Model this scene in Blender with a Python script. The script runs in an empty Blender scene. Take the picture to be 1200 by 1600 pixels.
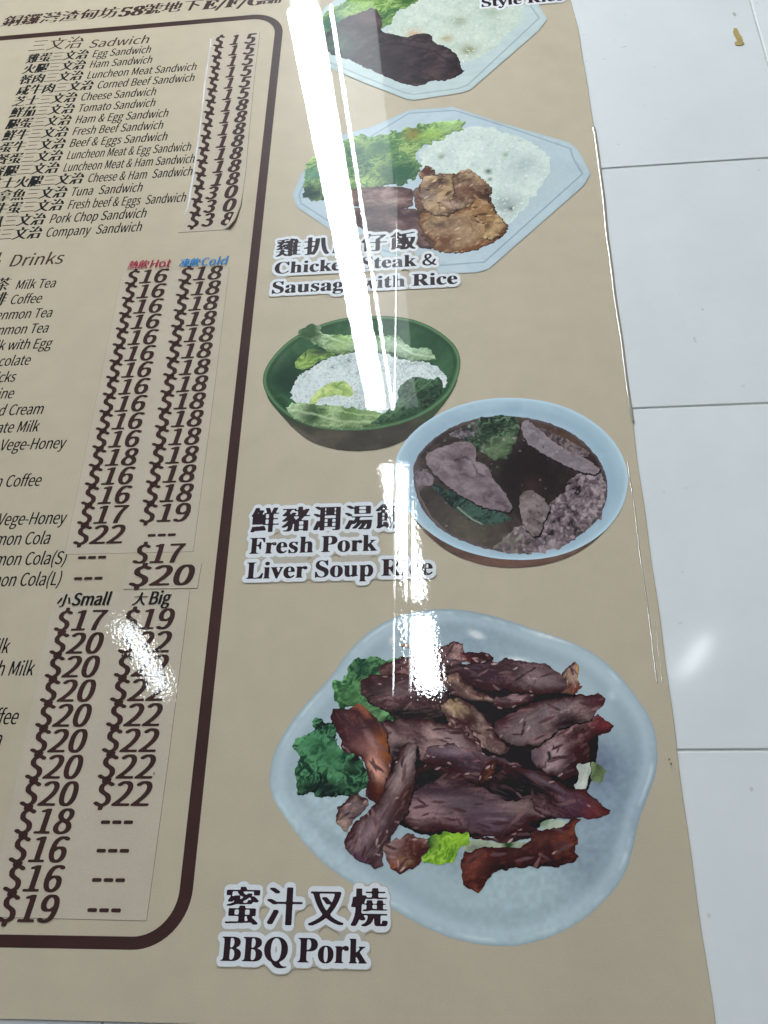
import bpy, os, math
import numpy as np
from mathutils import Matrix, Vector

# ------------------------------------------------------------------ camera, light, exposure
SC = bpy.context.scene
COL = SC.collection
CAM = np.array([-0.152218, -0.658605, -0.125146])
YAW, PITCH, ROLL, FPX = -0.102618, 0.461214, 0.016065, 1329.434
_cy, _sy, _cp, _sp = math.cos(YAW), math.sin(YAW), math.cos(PITCH), math.sin(PITCH)
_f = np.array([_sy*_cp, _cy*_cp, _sp]); _r = np.array([_cy, -_sy, 0.0]); _u = np.cross(_r, _f)
_cr, _sr = math.cos(ROLL), math.sin(ROLL)
R_, U_, F_ = _cr*_r + _sr*_u, -_sr*_r + _cr*_u, _f
cd = bpy.data.cameras.new('camera'); co = bpy.data.objects.new('camera', cd); COL.objects.link(co)
m = Matrix.Identity(4)
for i in range(3):
    m[i][0] = R_[i]; m[i][1] = U_[i]; m[i][2] = -F_[i]; m[i][3] = CAM[i]
co.matrix_world = m
cd.sensor_fit = 'VERTICAL'; cd.sensor_height = 36.0; cd.lens = 36.0*FPX/1600.0
cd.clip_start = 0.02; cd.clip_end = 100.0
SC.camera = co
W = bpy.data.worlds.new('World'); SC.world = W; W.use_nodes = True
W.node_tree.nodes['Background'].inputs[0].default_value = (0.84, 0.95, 1.04, 1)
W.node_tree.nodes['Background'].inputs[1].default_value = 0.10
SC.view_settings.view_transform = 'Standard'; SC.view_settings.look = 'None'
SC.view_settings.exposure = 0.40; SC.view_settings.gamma = 1.0
LAMP = 70.0

def wall_xz(x, y):
    """point of the wall plane (X, Z) seen at a position of the 1200x1600 photograph"""
    x = np.asarray(x, float); y = np.asarray(y, float)
    a = (x-600)/FPX; b = -(y-800)/FPX
    D = a[..., None]*R_ + b[..., None]*U_ + F_
    t = -CAM[1]/D[..., 1]
    return np.stack([CAM[0]+t*D[..., 0], CAM[2]+t*D[..., 2]], -1)

def zone(ox, oy, s):
    return lambda pts: wall_xz(ox+np.array([p[0] for p in pts])*s, oy+np.array([p[1] for p in pts])*s)

def lin(c):
    c = np.asarray(c, float)/255.0
    return np.where(c <= 0.04045, c/12.92, ((c+0.055)/1.055)**2.4)

# ------------------------------------------------------------------ noise
RNG = np.random.RandomState(7)
LAT = RNG.rand(256, 256)
def vnoise(x, y, seed=0):
    x = x+seed*17.31; y = y+seed*9.77
    xi = np.floor(x).astype(int); yi = np.floor(y).astype(int)
    fx = x-xi; fy = y-yi
    fx = fx*fx*(3-2*fx); fy = fy*fy*(3-2*fy)
    a = LAT[yi & 255, xi & 255]; b = LAT[yi & 255, (xi+1) & 255]
    c = LAT[(yi+1) & 255, xi & 255]; d = LAT[(yi+1) & 255, (xi+1) & 255]
    return (a*(1-fx)+b*fx)*(1-fy)+(c*(1-fx)+d*fx)*fy
def fbm(x, y, o=4, seed=0, gain=0.5):
    s = 0; A = 1; n = 0
    for k in range(o):
        s = s+A*vnoise(x*2**k, y*2**k, seed+k*3); n += A; A *= gain
    return s/n
def worley(x, y, seed=0):
    xi = np.floor(x).astype(int); yi = np.floor(y).astype(int)
    best = np.full(x.shape, 9.0); idv = np.zeros(x.shape)
    for dx in (-1, 0, 1):
        for dy in (-1, 0, 1):
            cx, cy = xi+dx, yi+dy
            px = cx+LAT[(cy+seed) & 255, cx & 255]; py = cy+LAT[(cx+31+seed) & 255, (cy+77) & 255]
            d = np.hypot(x-px, y-py); m = d < best
            best = np.where(m, d, best); idv = np.where(m, LAT[(cx*7+13) & 255, (cy*5+3) & 255], idv)
    return best, idv

# ------------------------------------------------------------------ materials
def lam_nodes(nt, rough=0.42, coat=1.0, coat_rough=0.015, ripple=1.0):
    """laminated print: diffuse paper under clear glossy film with fine ripples and two creases"""
    N = nt.nodes; L = nt.links
    b = N['Principled BSDF']
    b.inputs['Roughness'].default_value = rough
    b.inputs['Specular IOR Level'].default_value = 0.07
    b.inputs['Coat Weight'].default_value = coat
    b.inputs['Coat Roughness'].default_value = coat_rough
    b.inputs['Coat IOR'].default_value = 1.5
    g = N.new('ShaderNodeNewGeometry')
    sep = N.new('ShaderNodeSeparateXYZ'); L.new(g.outputs['Position'], sep.inputs[0])
    def M(op, a, c=None, d=None):
        n = N.new('ShaderNodeMath'); n.operation = op
        for i, v in enumerate((a, c, d)):
            if v is None: continue
            if isinstance(v, (int, float)): n.inputs[i].default_value = v
            else: L.new(v, n.inputs[i])
        return n.outputs[0]
    def noise(sc, det, vec=None):
        n = N.new('ShaderNodeTexNoise'); n.inputs['Scale'].default_value = sc; n.inputs['Detail'].default_value = det
        L.new(vec or g.outputs['Position'], n.inputs['Vector']); return n.outputs['Fac']
    X, Zc = sep.outputs[0], sep.outputs[2]
    # all heights in millimetres
    low = N.new('ShaderNodeMapRange'); L.new(Zc, low.inputs[0])
    low.inputs[1].default_value = 0.33; low.inputs[2].default_value = 0.24
    low.inputs[3].default_value = 0.17; low.inputs[4].default_value = 1.0
    fine = M('MULTIPLY', noise(330, 2.0), 0.024*ripple)
    fine = M('MULTIPLY', fine, low.outputs[0])
    mid = M('MULTIPLY', noise(60, 1.0), 0.010)
    wide = M('MULTIPLY', noise(7, 0.0), 0.022)
    h = M('ADD', M('ADD', fine, mid), wide)
    for xc, w, amp, z0, z1 in ((-0.2108, 0.00075, 0.035, 0.03, 0.60), (-0.1977, 0.0008, 0.05, 0.02, 0.30)):
        d = M('DIVIDE', M('SUBTRACT', X, xc), w)
        e = M('EXPONENT', M('MULTIPLY', M('MULTIPLY', d, d), -1.0))
        mk = M('MULTIPLY', M('GREATER_THAN', Zc, z0), M('LESS_THAN', Zc, z1))
        h = M('ADD', h, M('MULTIPLY', M('MULTIPLY', e, mk), amp))
    sm = N.new('ShaderNodeMapRange'); L.new(noise(11, 5.0), sm.inputs[0])
    sm.inputs[1].default_value = .5; sm.inputs[2].default_value = .75; sm.inputs[3].default_value = coat_rough; sm.inputs[4].default_value = .032
    L.new(sm.outputs[0], b.inputs['Coat Roughness'])
    bp = N.new('ShaderNodeBump'); bp.inputs['Strength'].default_value = 1.0; bp.inputs['Distance'].default_value = 0.001
    L.new(h, bp.inputs['Height'])
    L.new(bp.outputs[0], b.inputs['Coat Normal'])
    return b

def mk_mat(name, col=None, attr=False, vary=0.04, **k):
    mt = bpy.data.materials.new(name); mt.use_nodes = True
    nt = mt.node_tree; N = nt.nodes; L = nt.links
    b = lam_nodes(nt, **k)
    if attr:
        a = N.new('ShaderNodeAttribute'); a.attribute_name = 'print'
        L.new(a.outputs['Color'], b.inputs['Base Color'])
    else:
        g = N.new('ShaderNodeNewGeometry')
        n = N.new('ShaderNodeTexNoise'); n.inputs['Scale'].default_value = 35; n.inputs['Detail'].default_value = 6
        L.new(g.outputs['Position'], n.inputs['Vector'])
        mr = N.new('ShaderNodeMapRange'); L.new(n.outputs['Fac'], mr.inputs[0])
        mr.inputs[1].default_value = .3; mr.inputs[2].default_value = .7
        mr.inputs[3].default_value = 1-vary; mr.inputs[4].default_value = 1+vary
        gr = N.new('ShaderNodeTexNoise'); gr.inputs['Scale'].default_value = 900; gr.inputs['Detail'].default_value = 1
        L.new(g.outputs['Position'], gr.inputs['Vector'])
        m2 = N.new('ShaderNodeMapRange'); L.new(gr.outputs['Fac'], m2.inputs[0])
        m2.inputs[1].default_value = .25; m2.inputs[2].default_value = .75; m2.inputs[3].default_value = .95; m2.inputs[4].default_value = 1.05
        bl = N.new('ShaderNodeTexNoise'); bl.inputs['Scale'].default_value = 4.5; bl.inputs['Detail'].default_value = 7; bl.inputs['Roughness'].default_value = .7
        L.new(g.outputs['Position'], bl.inputs['Vector'])
        m3 = N.new('ShaderNodeMapRange'); L.new(bl.outputs['Fac'], m3.inputs[0])
        m3.inputs[1].default_value = .52; m3.inputs[2].default_value = .74; m3.inputs[3].default_value = 1.0; m3.inputs[4].default_value = .90
        q1 = N.new('ShaderNodeMath'); q1.operation = 'MULTIPLY'; L.new(mr.outputs[0], q1.inputs[0]); L.new(m2.outputs[0], q1.inputs[1])
        q2 = N.new('ShaderNodeMath'); q2.operation = 'MULTIPLY'; L.new(q1.outputs[0], q2.inputs[0]); L.new(m3.outputs[0], q2.inputs[1])
        mx = N.new('ShaderNodeVectorMath'); mx.operation = 'SCALE'
        mx.inputs[0].default_value = tuple(col); L.new(q2.outputs[0], mx.inputs['Scale'])
        L.new(mx.outputs[0], b.inputs['Base Color'])
    return mt

BEIGE = (0.560, 0.466, 0.342)
M_PAPER = mk_mat('beige_laminated_print', BEIGE)
M_STICK = mk_mat('pinkish_patch_print', (0.575, 0.482, 0.375), ripple=1.8)
M_BROWN = mk_mat('brown_ink', (0.052, 0.021, 0.018), vary=.15)
M_HEAD = mk_mat('heading_brown_ink', (0.075, 0.036, 0.028), vary=.15)
M_BLACK = mk_mat('black_ink', (0.012, 0.011, 0.011), vary=.15)
M_TITLE = mk_mat('plum_ink', (0.026, 0.010, 0.014), vary=.2)
M_WHITE = mk_mat('white_outline_ink', (0.78, 0.78, 0.80), vary=.02)
M_GLOW = mk_mat('grey_soft_outline_ink', (0.52, 0.46, 0.38))
M_RED = mk_mat('red_ink', (0.42, 0.035, 0.07))
M_BLUE = mk_mat('blue_ink', (0.02, 0.22, 0.52))
M_PRINT = mk_mat('photo_print', attr=True)
def plain(name, col, rough=.5, **k):
    mt = bpy.data.materials.new(name); mt.use_nodes = True
    N = mt.node_tree.nodes; L = mt.node_tree.links; b = N['Principled BSDF']
    n = N.new('ShaderNodeTexNoise'); n.inputs['Scale'].default_value = k.get('scale', 60); n.inputs['Detail'].default_value = 5
    g = N.new('ShaderNodeNewGeometry'); L.new(g.outputs['Position'], n.inputs['Vector'])
    r = N.new('ShaderNodeMix'); r.data_type = 'RGBA'; L.new(n.outputs['Fac'], r.inputs[0])
    v = k.get('vary', .06)
    r.inputs[6].default_value = tuple(c*(1-v) for c in col)+(1,); r.inputs[7].default_value = tuple(min(1, c*(1+v)) for c in col)+(1,)
    L.new(r.outputs[2], b.inputs['Base Color']); b.inputs['Roughness'].default_value = rough
    return mt
M_GROUT = plain('grey_grout', (0.56, 0.56, 0.54), .9, vary=.3, scale=200)
M_EDGE = plain('white_paper_edge', (0.85, 0.86, 0.88), .5)
M_DIRT = plain('grimy_seam', (0.13, 0.115, 0.09), .7, vary=.3)
M_STAIN = plain('ochre_stain', (0.42, 0.30, 0.10), .6, vary=.5, scale=400)
M_BEAD = plain('clear_film_edge', (0.42, 0.37, 0.29), .08)
M_BEAD.node_tree.nodes['Principled BSDF'].inputs['IOR'].default_value = 2.3
M_FIXT = plain('white_painted_steel', (0.8, 0.8, 0.8), .4)

# ------------------------------------------------------------------ objects
def empty(name, loc, label=None, cat=None, group=None, kind=None, parent=None):
    o = bpy.data.objects.new(name, None); COL.objects.link(o); o.location = loc
    o.empty_display_size = .05
    return tag(o, label, cat, group, kind, parent)
def tag(o, label=None, cat=None, group=None, kind=None, parent=None):
    if label: o['label'] = label
    if cat: o['category'] = cat
    if group: o['group'] = group
    if kind: o['kind'] = kind
    if parent: o.parent = parent
    return o
def mesh_np(name, V, faces_loops, face_sizes, mat, colors=None):
    me = bpy.data.meshes.new(name)
    me.vertices.add(len(V)); me.vertices.foreach_set('co', np.asarray(V, np.float32).ravel())
    me.loops.add(len(faces_loops)); me.loops.foreach_set('vertex_index', np.asarray(faces_loops, np.int32))
    me.polygons.add(len(face_sizes))
    st = np.concatenate([[0], np.cumsum(face_sizes)[:-1]]).astype(np.int32)
    me.polygons.foreach_set('loop_start', st)
    me.polygons.foreach_set('loop_total', np.asarray(face_sizes, np.int32))
    me.polygons.foreach_set('use_smooth', np.zeros(len(face_sizes), bool))
    me.update(calc_edges=True); me.validate(clean_customdata=False)
    if colors is not None:
        a = me.attributes.new('print', 'FLOAT_COLOR', 'POINT')
        c = np.ones((len(V), 4), np.float32); c[:, :3] = colors
        a.data.foreach_set('color', c.ravel())
    me.materials.append(mat)
    return me
def obj(name, me, parent=None, loc=(0, 0, 0), label=None, **k):
    o = bpy.data.objects.new(name, me); COL.objects.link(o); o.location = loc
    if parent: o.parent = parent
    return tag(o, label, **k)

SURF = -0.0022            # front face of the poster (it hangs 2 mm proud of the tiles)
_layer = [0]
def depth():
    _layer[0] += 1
    return SURF - 0.00006 - 0.000008*_layer[0]

def box_mesh(name, x0, x1, y0, y1, z0, z1, mat, bevel=0.0, seg=2):
    import bmesh
    bm = bmesh.new(); bmesh.ops.create_cube(bm, size=1)
    for v in bm.verts:
        v.co = Vector(((x0+x1)/2+v.co.x*(x1-x0), (y0+y1)/2+v.co.y*(y1-y0), (z0+z1)/2+v.co.z*(z1-z0)))
    if bevel: bmesh.ops.bevel(bm, geom=bm.edges[:], offset=bevel, segments=seg, affect='EDGES', profile=.5)
    me = bpy.data.meshes.new(name); bm.to_mesh(me); bm.free(); me.materials.append(mat)
    mxa = max(p.area for p in me.polygons)
    for p in me.polygons: p.use_smooth = bevel > 0 and p.area < .2*mxa and p.area < 1e-3
    return me

# ------------------------------------------------------------------ tiled wall
wall = empty('tiled_wall', (0, 0, 0), 'wall of large glossy white tiles behind the menu poster', kind='structure')
def tile_mat():
    mt = bpy.data.materials.new('glazed_white_tile'); mt.use_nodes = True
    N = mt.node_tree.nodes; L = mt.node_tree.links; b = N['Principled BSDF']
    g = N.new('ShaderNodeNewGeometry')
    n = N.new('ShaderNodeTexNoise'); n.inputs['Scale'].default_value = 7; n.inputs['Detail'].default_value = 8; n.inputs['Roughness'].default_value = .65
    L.new(g.outputs['Position'], n.inputs['Vector'])
    r = N.new('ShaderNodeValToRGB'); L.new(n.outputs['Fac'], r.inputs[0])
    r.color_ramp.elements[0].position = .3; r.color_ramp.elements[0].color = (.72, .735, .735, 1)
    r.color_ramp.elements[1].position = .7; r.color_ramp.elements[1].color = (.80, .805, .80, 1)
    sp = N.new('ShaderNodeTexNoise'); sp.inputs['Scale'].default_value = 95; sp.inputs['Detail'].default_value = 2
    L.new(g.outputs['Position'], sp.inputs['Vector'])
    sr = N.new('ShaderNodeMapRange'); L.new(sp.outputs['Fac'], sr.inputs[0])
    sr.inputs[1].default_value = .23; sr.inputs[2].default_value = .30; sr.inputs[3].default_value = .78; sr.inputs[4].default_value = 1
    oi = N.new('ShaderNodeObjectInfo'); om = N.new('ShaderNodeMapRange'); L.new(oi.outputs['Random'], om.inputs[0])
    om.inputs[3].default_value = .955; om.inputs[4].default_value = 1.02
    q = N.new('ShaderNodeMath'); q.operation = 'MULTIPLY'; L.new(om.outputs[0], q.inputs[0]); L.new(sr.outputs[0], q.inputs[1])
    mx = N.new('ShaderNodeVectorMath'); mx.operation = 'SCALE'; L.new(r.outputs[0], mx.inputs[0]); L.new(q.outputs[0], mx.inputs['Scale'])
    L.new(mx.outputs[0], b.inputs['Base Color'])
    b.inputs['Roughness'].default_value = .085; b.inputs['Specular IOR Level'].default_value = .5
    w = N.new('ShaderNodeTexNoise'); w.inputs['Scale'].default_value = 5; w.inputs['Detail'].default_value = 2
    L.new(g.outputs['Position'], w.inputs['Vector'])
    bp = N.new('ShaderNodeBump'); bp.inputs['Distance'].default_value = .0006; L.new(w.outputs['Fac'], bp.inputs['Height'])
    L.new(bp.outputs[0], b.inputs['Normal'])
    return mt
M_TILE = tile_mat()
obj('grout', box_mesh('grout', -1.64, 1.43, .0012, .012, -.62, 1.22, M_GROUT), wall)
TW, TH, G = .6083, .30, .0013
tm = box_mesh('tile', -TW/2+G/2, TW/2-G/2, -.0, .0115, -TH/2+G/2, TH/2-G/2, M_TILE, .0011, 3)
for i in range(-3, 2):
    for j in range(-2, 4):
        t = obj('tile', tm, wall, (.1993+TW*(i+.5), 0, TH*(j+.5)))
        rr = np.random.RandomState(i*17+j*5+90).rand(3)-.5
        t.rotation_euler = (rr[0]*.004, 0, rr[2]*.002); t.location.y = rr[1]*.0003

# ------------------------------------------------------------------ glyph outlines and their meshes
FD = bpy.utils.system_resource('DATAFILES', path='fonts')
def font(n):
    try: return bpy.data.fonts.load(os.path.join(FD, n))
    except Exception: return None
F_SANS = font('Noto Sans CJK Regular.woff2'); F_SERIF = font('NotoSansMath-Regular.woff2')
_gl = {}
def serif(ch):
    if 'A' <= ch <= 'Z': return chr(0x1D400+ord(ch)-65)
    if 'a' <= ch <= 'z': return chr(0x1D41A+ord(ch)-97)
    if '0' <= ch <= '9': return chr(0x1D7CE+ord(ch)-48)
    return ch
def loops_of(s, f):
    c = bpy.data.curves.new('outline', 'FONT'); c.body = s; c.size = 1; c.resolution_u = 5
    c.fill_mode = 'NONE'
    if f: c.font = f
    o = bpy.data.objects.new('outline', c); COL.objects.link(o)
    bpy.context.view_layer.update()
    dg = bpy.context.evaluated_depsgraph_get(); me = o.evaluated_get(dg).to_mesh()
    V = np.empty(len(me.vertices)*3); me.vertices.foreach_get('co', V); V = V.reshape(-1, 3)[:, :2]
    E = np.empty(len(me.edges)*2, int); me.edges.foreach_get('vertices', E); E = E.reshape(-1, 2)
    E = np.where((abs(E[:, 0]-E[:, 1]) == 1)[:, None], np.sort(E, 1), np.sort(E, 1)[:, ::-1])
    out = (V[E[:, 0]], V[E[:, 1]])
    o.evaluated_get(dg).to_mesh_clear(); bpy.data.objects.remove(o); bpy.data.curves.remove(c)
    return out
_sc = {}
def glyph(ch, style):
    """edges and advance of a glyph, in units where the capital (or CJK box) height is 1"""
    k = (ch, style)
    if k in _gl: return _gl[k]
    f = F_SERIF if style[:5] == 'serif' else F_SANS
    def adv(c):
        bar = '|'
        a = loops_of(bar+c+bar, f); b = loops_of(bar+bar, f)
        return a[0][:, 0].max()-b[0][:, 0].max()
    cj = ord(ch) > 0x2E80
    g = ch
    if style[:5] == 'serif' and not cj and ch.isalnum(): g = serif(ch)
    if style[:5] == 'serif' and (cj or not ch.isalnum()): f = F_SANS
    ref = ('三' if False else '國') if cj else ('E' if f is F_SANS else serif('E'))
    rk = (ref, f.name if f else '')
    if rk not in _sc:
        a, b = loops_of(ref, f)
        _sc[rk] = (1.0/(a[:, 1].max()-a[:, 1].min()), a[:, 1].min() if cj else 0.0, a[:, 0].min())
    s, z0, x0 = _sc[rk]
    if ch == ' ': _gl[k] = (np.zeros((0, 2)), np.zeros((0, 2)), .38); return _gl[k]
    A, B = loops_of(g, f); ad = adv(g)*s
    off = np.array([x0 if cj else 0, z0])
    if style == 'serifmix' and not cj: s *= .86; ad *= .86
    _gl[k] = ((A-off)*s, (B-off)*s, ad)
    return _gl[k]

def raster(A, B, x0, y0, nx, ny, h, ss=3):
    """coverage of closed outlines (non-zero winding) on a grid"""
    H = h/ss; acc = np.zeros((ny*ss, nx*ss+1), np.int32)
    a = (A-[x0, y0])/H-.5; b = (B-[x0, y0])/H-.5
    for (xa, ya), (xb, yb) in zip(a, b):
        if ya == yb: continue
        d = 1
        if ya > yb: xa, ya, xb, yb = xb, yb, xa, ya; d = -1
        r0 = max(0, math.ceil(ya)); r1 = min(ny*ss-1, math.ceil(yb)-1)
        if r1 < r0: continue
        r = np.arange(r0, r1+1); xs = xa+(r-ya)*(xb-xa)/(yb-ya)
        c = np.clip(np.ceil(xs).astype(int), 0, nx*ss)
        np.add.at(acc, (r, c), d)
    ins = (np.cumsum(acc, 1)[:, :-1] != 0).astype(float)
    return ins.reshape(ny, ss, nx, ss).mean((1, 3))
def shift(f, dx, dy):
    return np.roll(np.roll(f, dy, 0), dx, 1)
def dilate(f, rx, ry):
    out = f.copy(); R = int(max(rx, ry))+1
    for dy in range(-R, R+1):
        for dx in range(-R, R+1):
            if dx == 0 and dy == 0: continue
            q = math.hypot(dx/max(rx, 1e-6), dy/max(ry, 1e-6))
            if q <= 1.0: out = np.maximum(out, shift(f, dx, dy))
            elif rx < 1 and dy == 0 and abs(dx) == 1: out = np.maximum(out, f*(1-rx)+shift(f, dx, dy)*rx)
    return out
def thin_v(f, r):
    if r <= 0: return f
    g = 1-f; k = int(r); out = g.copy()
    for d in range(1, k+1): out = np.maximum(out, np.maximum(shift(g, 0, d), shift(g, 0, -d)))
    q = r-k; nx = np.maximum(out, np.maximum(shift(g, 0, k+1), shift(g, 0, -k-1)))
    return 1-(out*(1-q)+nx*q)
def blur(f, n=1):
    for _ in range(n):
        f = (shift(f, 1, 0)+2*f+shift(f, -1, 0))/4; f = (shift(f, 0, 1)+2*f+shift(f, 0, -1))/4
    return f
def field_mesh(f, x0, y0, h, iso=.5):
    """polygons of the region where a sampled field is above iso; samples at cell centres"""
    a, b, c, d = f[:-1, :-1], f[:-1, 1:], f[1:, 1:], f[1:, :-1]
    case = (a > iso)*1+(b > iso)*2+(c > iso)*4+(d > iso)*8
    V = []; sizes = []
    X = x0+h*(np.arange(f.shape[1])+.5); Y = y0+h*(np.arange(f.shape[0])+.5)
    off = [(0, 0), (1, 0), (1, 1), (0, 1)]
    for cs in range(1, 15):
        jj, ii = np.nonzero(case == cs)
        if not len(jj): continue
        val = [f[jj+o[1], ii+o[0]] for o in off]
        pts = []
        for k in range(4):
            if cs >> k & 1: pts.append(np.stack([X[ii]+off[k][0]*h, Y[jj]+off[k][1]*h], 1))
            k2 = (k+1) % 4
            if (cs >> k & 1) != (cs >> k2 & 1):
                t = (iso-val[k])/(val[k2]-val[k]+1e-12)
                pts.append(np.stack([X[ii]+h*(off[k][0]+t*(off[k2][0]-off[k][0])), Y[jj]+h*(off[k][1]+t*(off[k2][1]-off[k][1]))], 1))
        P = np.stack(pts, 1); V.append(P.reshape(-1, 2)); sizes += [P.shape[1]]*len(jj)
    full = case == 15                      # whole cells joined into runs
    for j in np.nonzero(full.any(1))[0]:
        r = np.concatenate([[0], full[j].astype(int), [0]]); e = np.diff(r)
        for s, t in zip(np.nonzero(e == 1)[0], np.nonzero(e == -1)[0]):
            V.append(np.array([[X[s], Y[j]], [X[t], Y[j]], [X[t], Y[j+1]], [X[s], Y[j+1]]])); sizes.append(4)
    if not V: return np.zeros((0, 2)), []
    return np.concatenate(V), sizes

_gm = {}
def glyph_poly(ch, style, bx, by, shear):
    k = (ch, style, bx, by, shear)
    if k not in _gm:
        A, B, ad = glyph(ch, style)
        if len(A) == 0: _gm[k] = (A, [], ad, None)
        else:
            A = A.copy(); B = B.copy()
            A[:, 0] += A[:, 1]*shear; B[:, 0] += B[:, 1]*shear
            res = 52 if ord(ch) > 0x2E80 else 40
            h = 1.0/res; pad = .25
            lo = A.min(0)-pad; hi = A.max(0)+pad
            nx, ny = [int(v) for v in np.ceil((hi-lo)/h)]
            f = raster(A, B, lo[0], lo[1], nx, ny, h)
            if ord(ch) > 0x2E80: f = thin_v(f, .013*res)
            if bx or by: f = dilate(f, bx*res, by*res)
            f = blur(f)
            V, s = field_mesh(f, lo[0], lo[1], h)
            _gm[k] = (V, s, ad, (A, B))
    return _gm[k]
XS = [1.0]
def layout(s, style, x0, x1, z, H, bx, by, shear, track=0.0):
    """places glyphs from x0 (fitted to end at x1 when given); returns polygons and outlines"""
    Vs, Ss, Es = [], [], []; x = 0
    for ch in s:
        V, S, ad, E = glyph_poly(ch, style, bx, by, shear)
        if len(S): Vs.append(V+[x, 0]); Ss += S; Es.append((E[0]+[x, 0], E[1]+[x, 0]))
        x += ad+track
    V = np.concatenate(Vs); lo, hi = V[:, 0].min(), V[:, 0].max()
    kx = H*XS[0] if x1 is None or x0 is None else (x1-x0)/(hi-lo)
    ox = x0-lo*kx if x0 is not None else x1-hi*kx
    V = np.stack([ox+V[:, 0]*kx, z+V[:, 1]*H], 1)
    Es = [(np.stack([ox+a[:, 0]*kx, z+a[:, 1]*H], 1), np.stack([ox+b[:, 0]*kx, z+b[:, 1]*H], 1)) for a, b in Es]
    return V, Ss, Es
def flat(name, V, sizes, y, mat, parent, label=None):
    c = V.mean(0); P = np.zeros((len(V), 3)); P[:, 0] = V[:, 0]-c[0]; P[:, 2] = V[:, 1]-c[1]
    me = mesh_np(name, P, np.arange(len(V)), sizes, mat)
    return obj(name, me, parent, (c[0], y, c[1]), label)
def text(s, x0, x1, z, H, mat, parent, name='lettering', style='sans', bx=0, by=0, shear=.2, track=0, y=None, label=None):
    V, S, E = layout(s, style, x0, x1, z, H, bx, by, shear, track)
    return flat(name, V, S, y if y is not None else SURF-.0010, mat, parent, label)

# ------------------------------------------------------------------ the poster
poster = empty('menu_poster', (-.5, 0, -.181), 'beige laminated cafe menu poster with dish photographs hanging on the white tiles', 'menu poster')
_pl = Matrix.Translation(-Vector((-.5, 0, -.181)))
def on_poster(o):
    o.matrix_parent_inverse = _pl; return o
edge = [(0, 1.16), (-.0058, .884), (-.001, .83), (.0010, .755), (.0022, .60), (.0003, .45), (-.0002, .30), (.0006, .2), (.0002, .10), (0, 0), (.0002, -.08), (.0005, -.181)]
edge = sorted(edge, key=lambda p: p[1])
ze = np.linspace(-.181, 1.16, 90); xe = np.interp(ze, [p[1] for p in edge], [p[0] for p in edge])+(.0004*np.sin(ze*23)+.0003*np.sin(ze*71))
def sheet():
    n = len(ze); V = []; L = []; S = []
    for yy, dx in ((0.0, 0), (SURF+.0004, 0), (SURF, -.0004)):
        for k in range(n): V.append((xe[k]+dx, yy, ze[k]))
    for r in range(2):
        for k in range(n-1):
            L += [r*n+k, r*n+k+1, (r+1)*n+k+1, (r+1)*n+k]; S.append(4)
    base = len(V)
    for k in range(n): V.append((-1.1, SURF, ze[k]))
    for k in range(n-1): L += [base+k, 2*n+k, 2*n+k+1, base+k+1]; S.append(4)
    b2 = len(V); V += [(-1.1, SURF, ze[0]), (xe[0]-.0004, SURF, ze[0]), (xe[0], 0, ze[0]), (-1.1, 0, ze[0])]
    L += [b2+3, b2+2, b2+1, b2]; S.append(4)
    return mesh_np('sheet', V, L, S, M_PAPER)
on_poster(obj('sheet', sheet(), poster))
def tube(name, pts, r, mat, parent, sides=10):
    V = []; L = []; S = []; n = len(pts)
    for (x, y, z) in pts:
        for k in range(sides):
            a = 2*math.pi*k/sides; V.append((x+r*math.cos(a), y+r*math.sin(a), z))
    for i in range(n-1):
        for k in range(sides):
            L += [i*sides+k, i*sides+(k+1) % sides, (i+1)*sides+(k+1) % sides, (i+1)*sides+k]; S.append(4)
    me = mesh_np(name, V, L, S, mat)
    me.polygons.foreach_set('use_smooth', np.ones(len(me.polygons), bool))
    return on_poster(obj(name, me, parent))
def edge_x(z): return float(np.interp(z, ze, xe))
for dx, z0, z1, r in ((-.0006, .285, .66, .0024), (-.0085, .05, .245, .0014), (-.0045, .05, .10, .0008)):
    zz = np.linspace(z0, z1, 40)
    tube('film_edge', [(edge_x(z)+dx, SURF+r*.80, z) for z in zz], r, M_BEAD, poster)

# ---- rounded menu frame
def rrect(x0, x1, z0, z1, r, n=14):
    P = []
    for cx, cz, a0 in ((x1-r, z1-r, 0), (x0+r, z1-r, 90), (x0+r, z0+r, 180), (x1-r, z0+r, 270)):
        for k in range(n+1):
            a = math.radians(a0+90*k/n); P.append((cx+r*math.cos(a), cz+r*math.sin(a)))
    return np.array(P)
fo = rrect(-1.05, -.3543, -.1372, .9035, .040); fi = rrect(-1.04, -.3642, -.1288, .8945, .031)
n = len(fo); V = np.concatenate([fo, fi]); L = []
for k in range(n): L += [k, (k+1) % n, n+(k+1) % n, n+k]
P = np.zeros((len(V), 3)); P[:, 0] = V[:, 0]; P[:, 1] = SURF-.00003; P[:, 2] = V[:, 1]
on_poster(obj('menu_frame', mesh_np('menu_frame', P, L, [4]*n, M_BROWN), poster))

def T(*a, **k):
    k.setdefault('name', 'dish_name'); k.setdefault('y', SURF-.00006)
    return on_poster(text(*a, parent=poster, **k))
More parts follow.
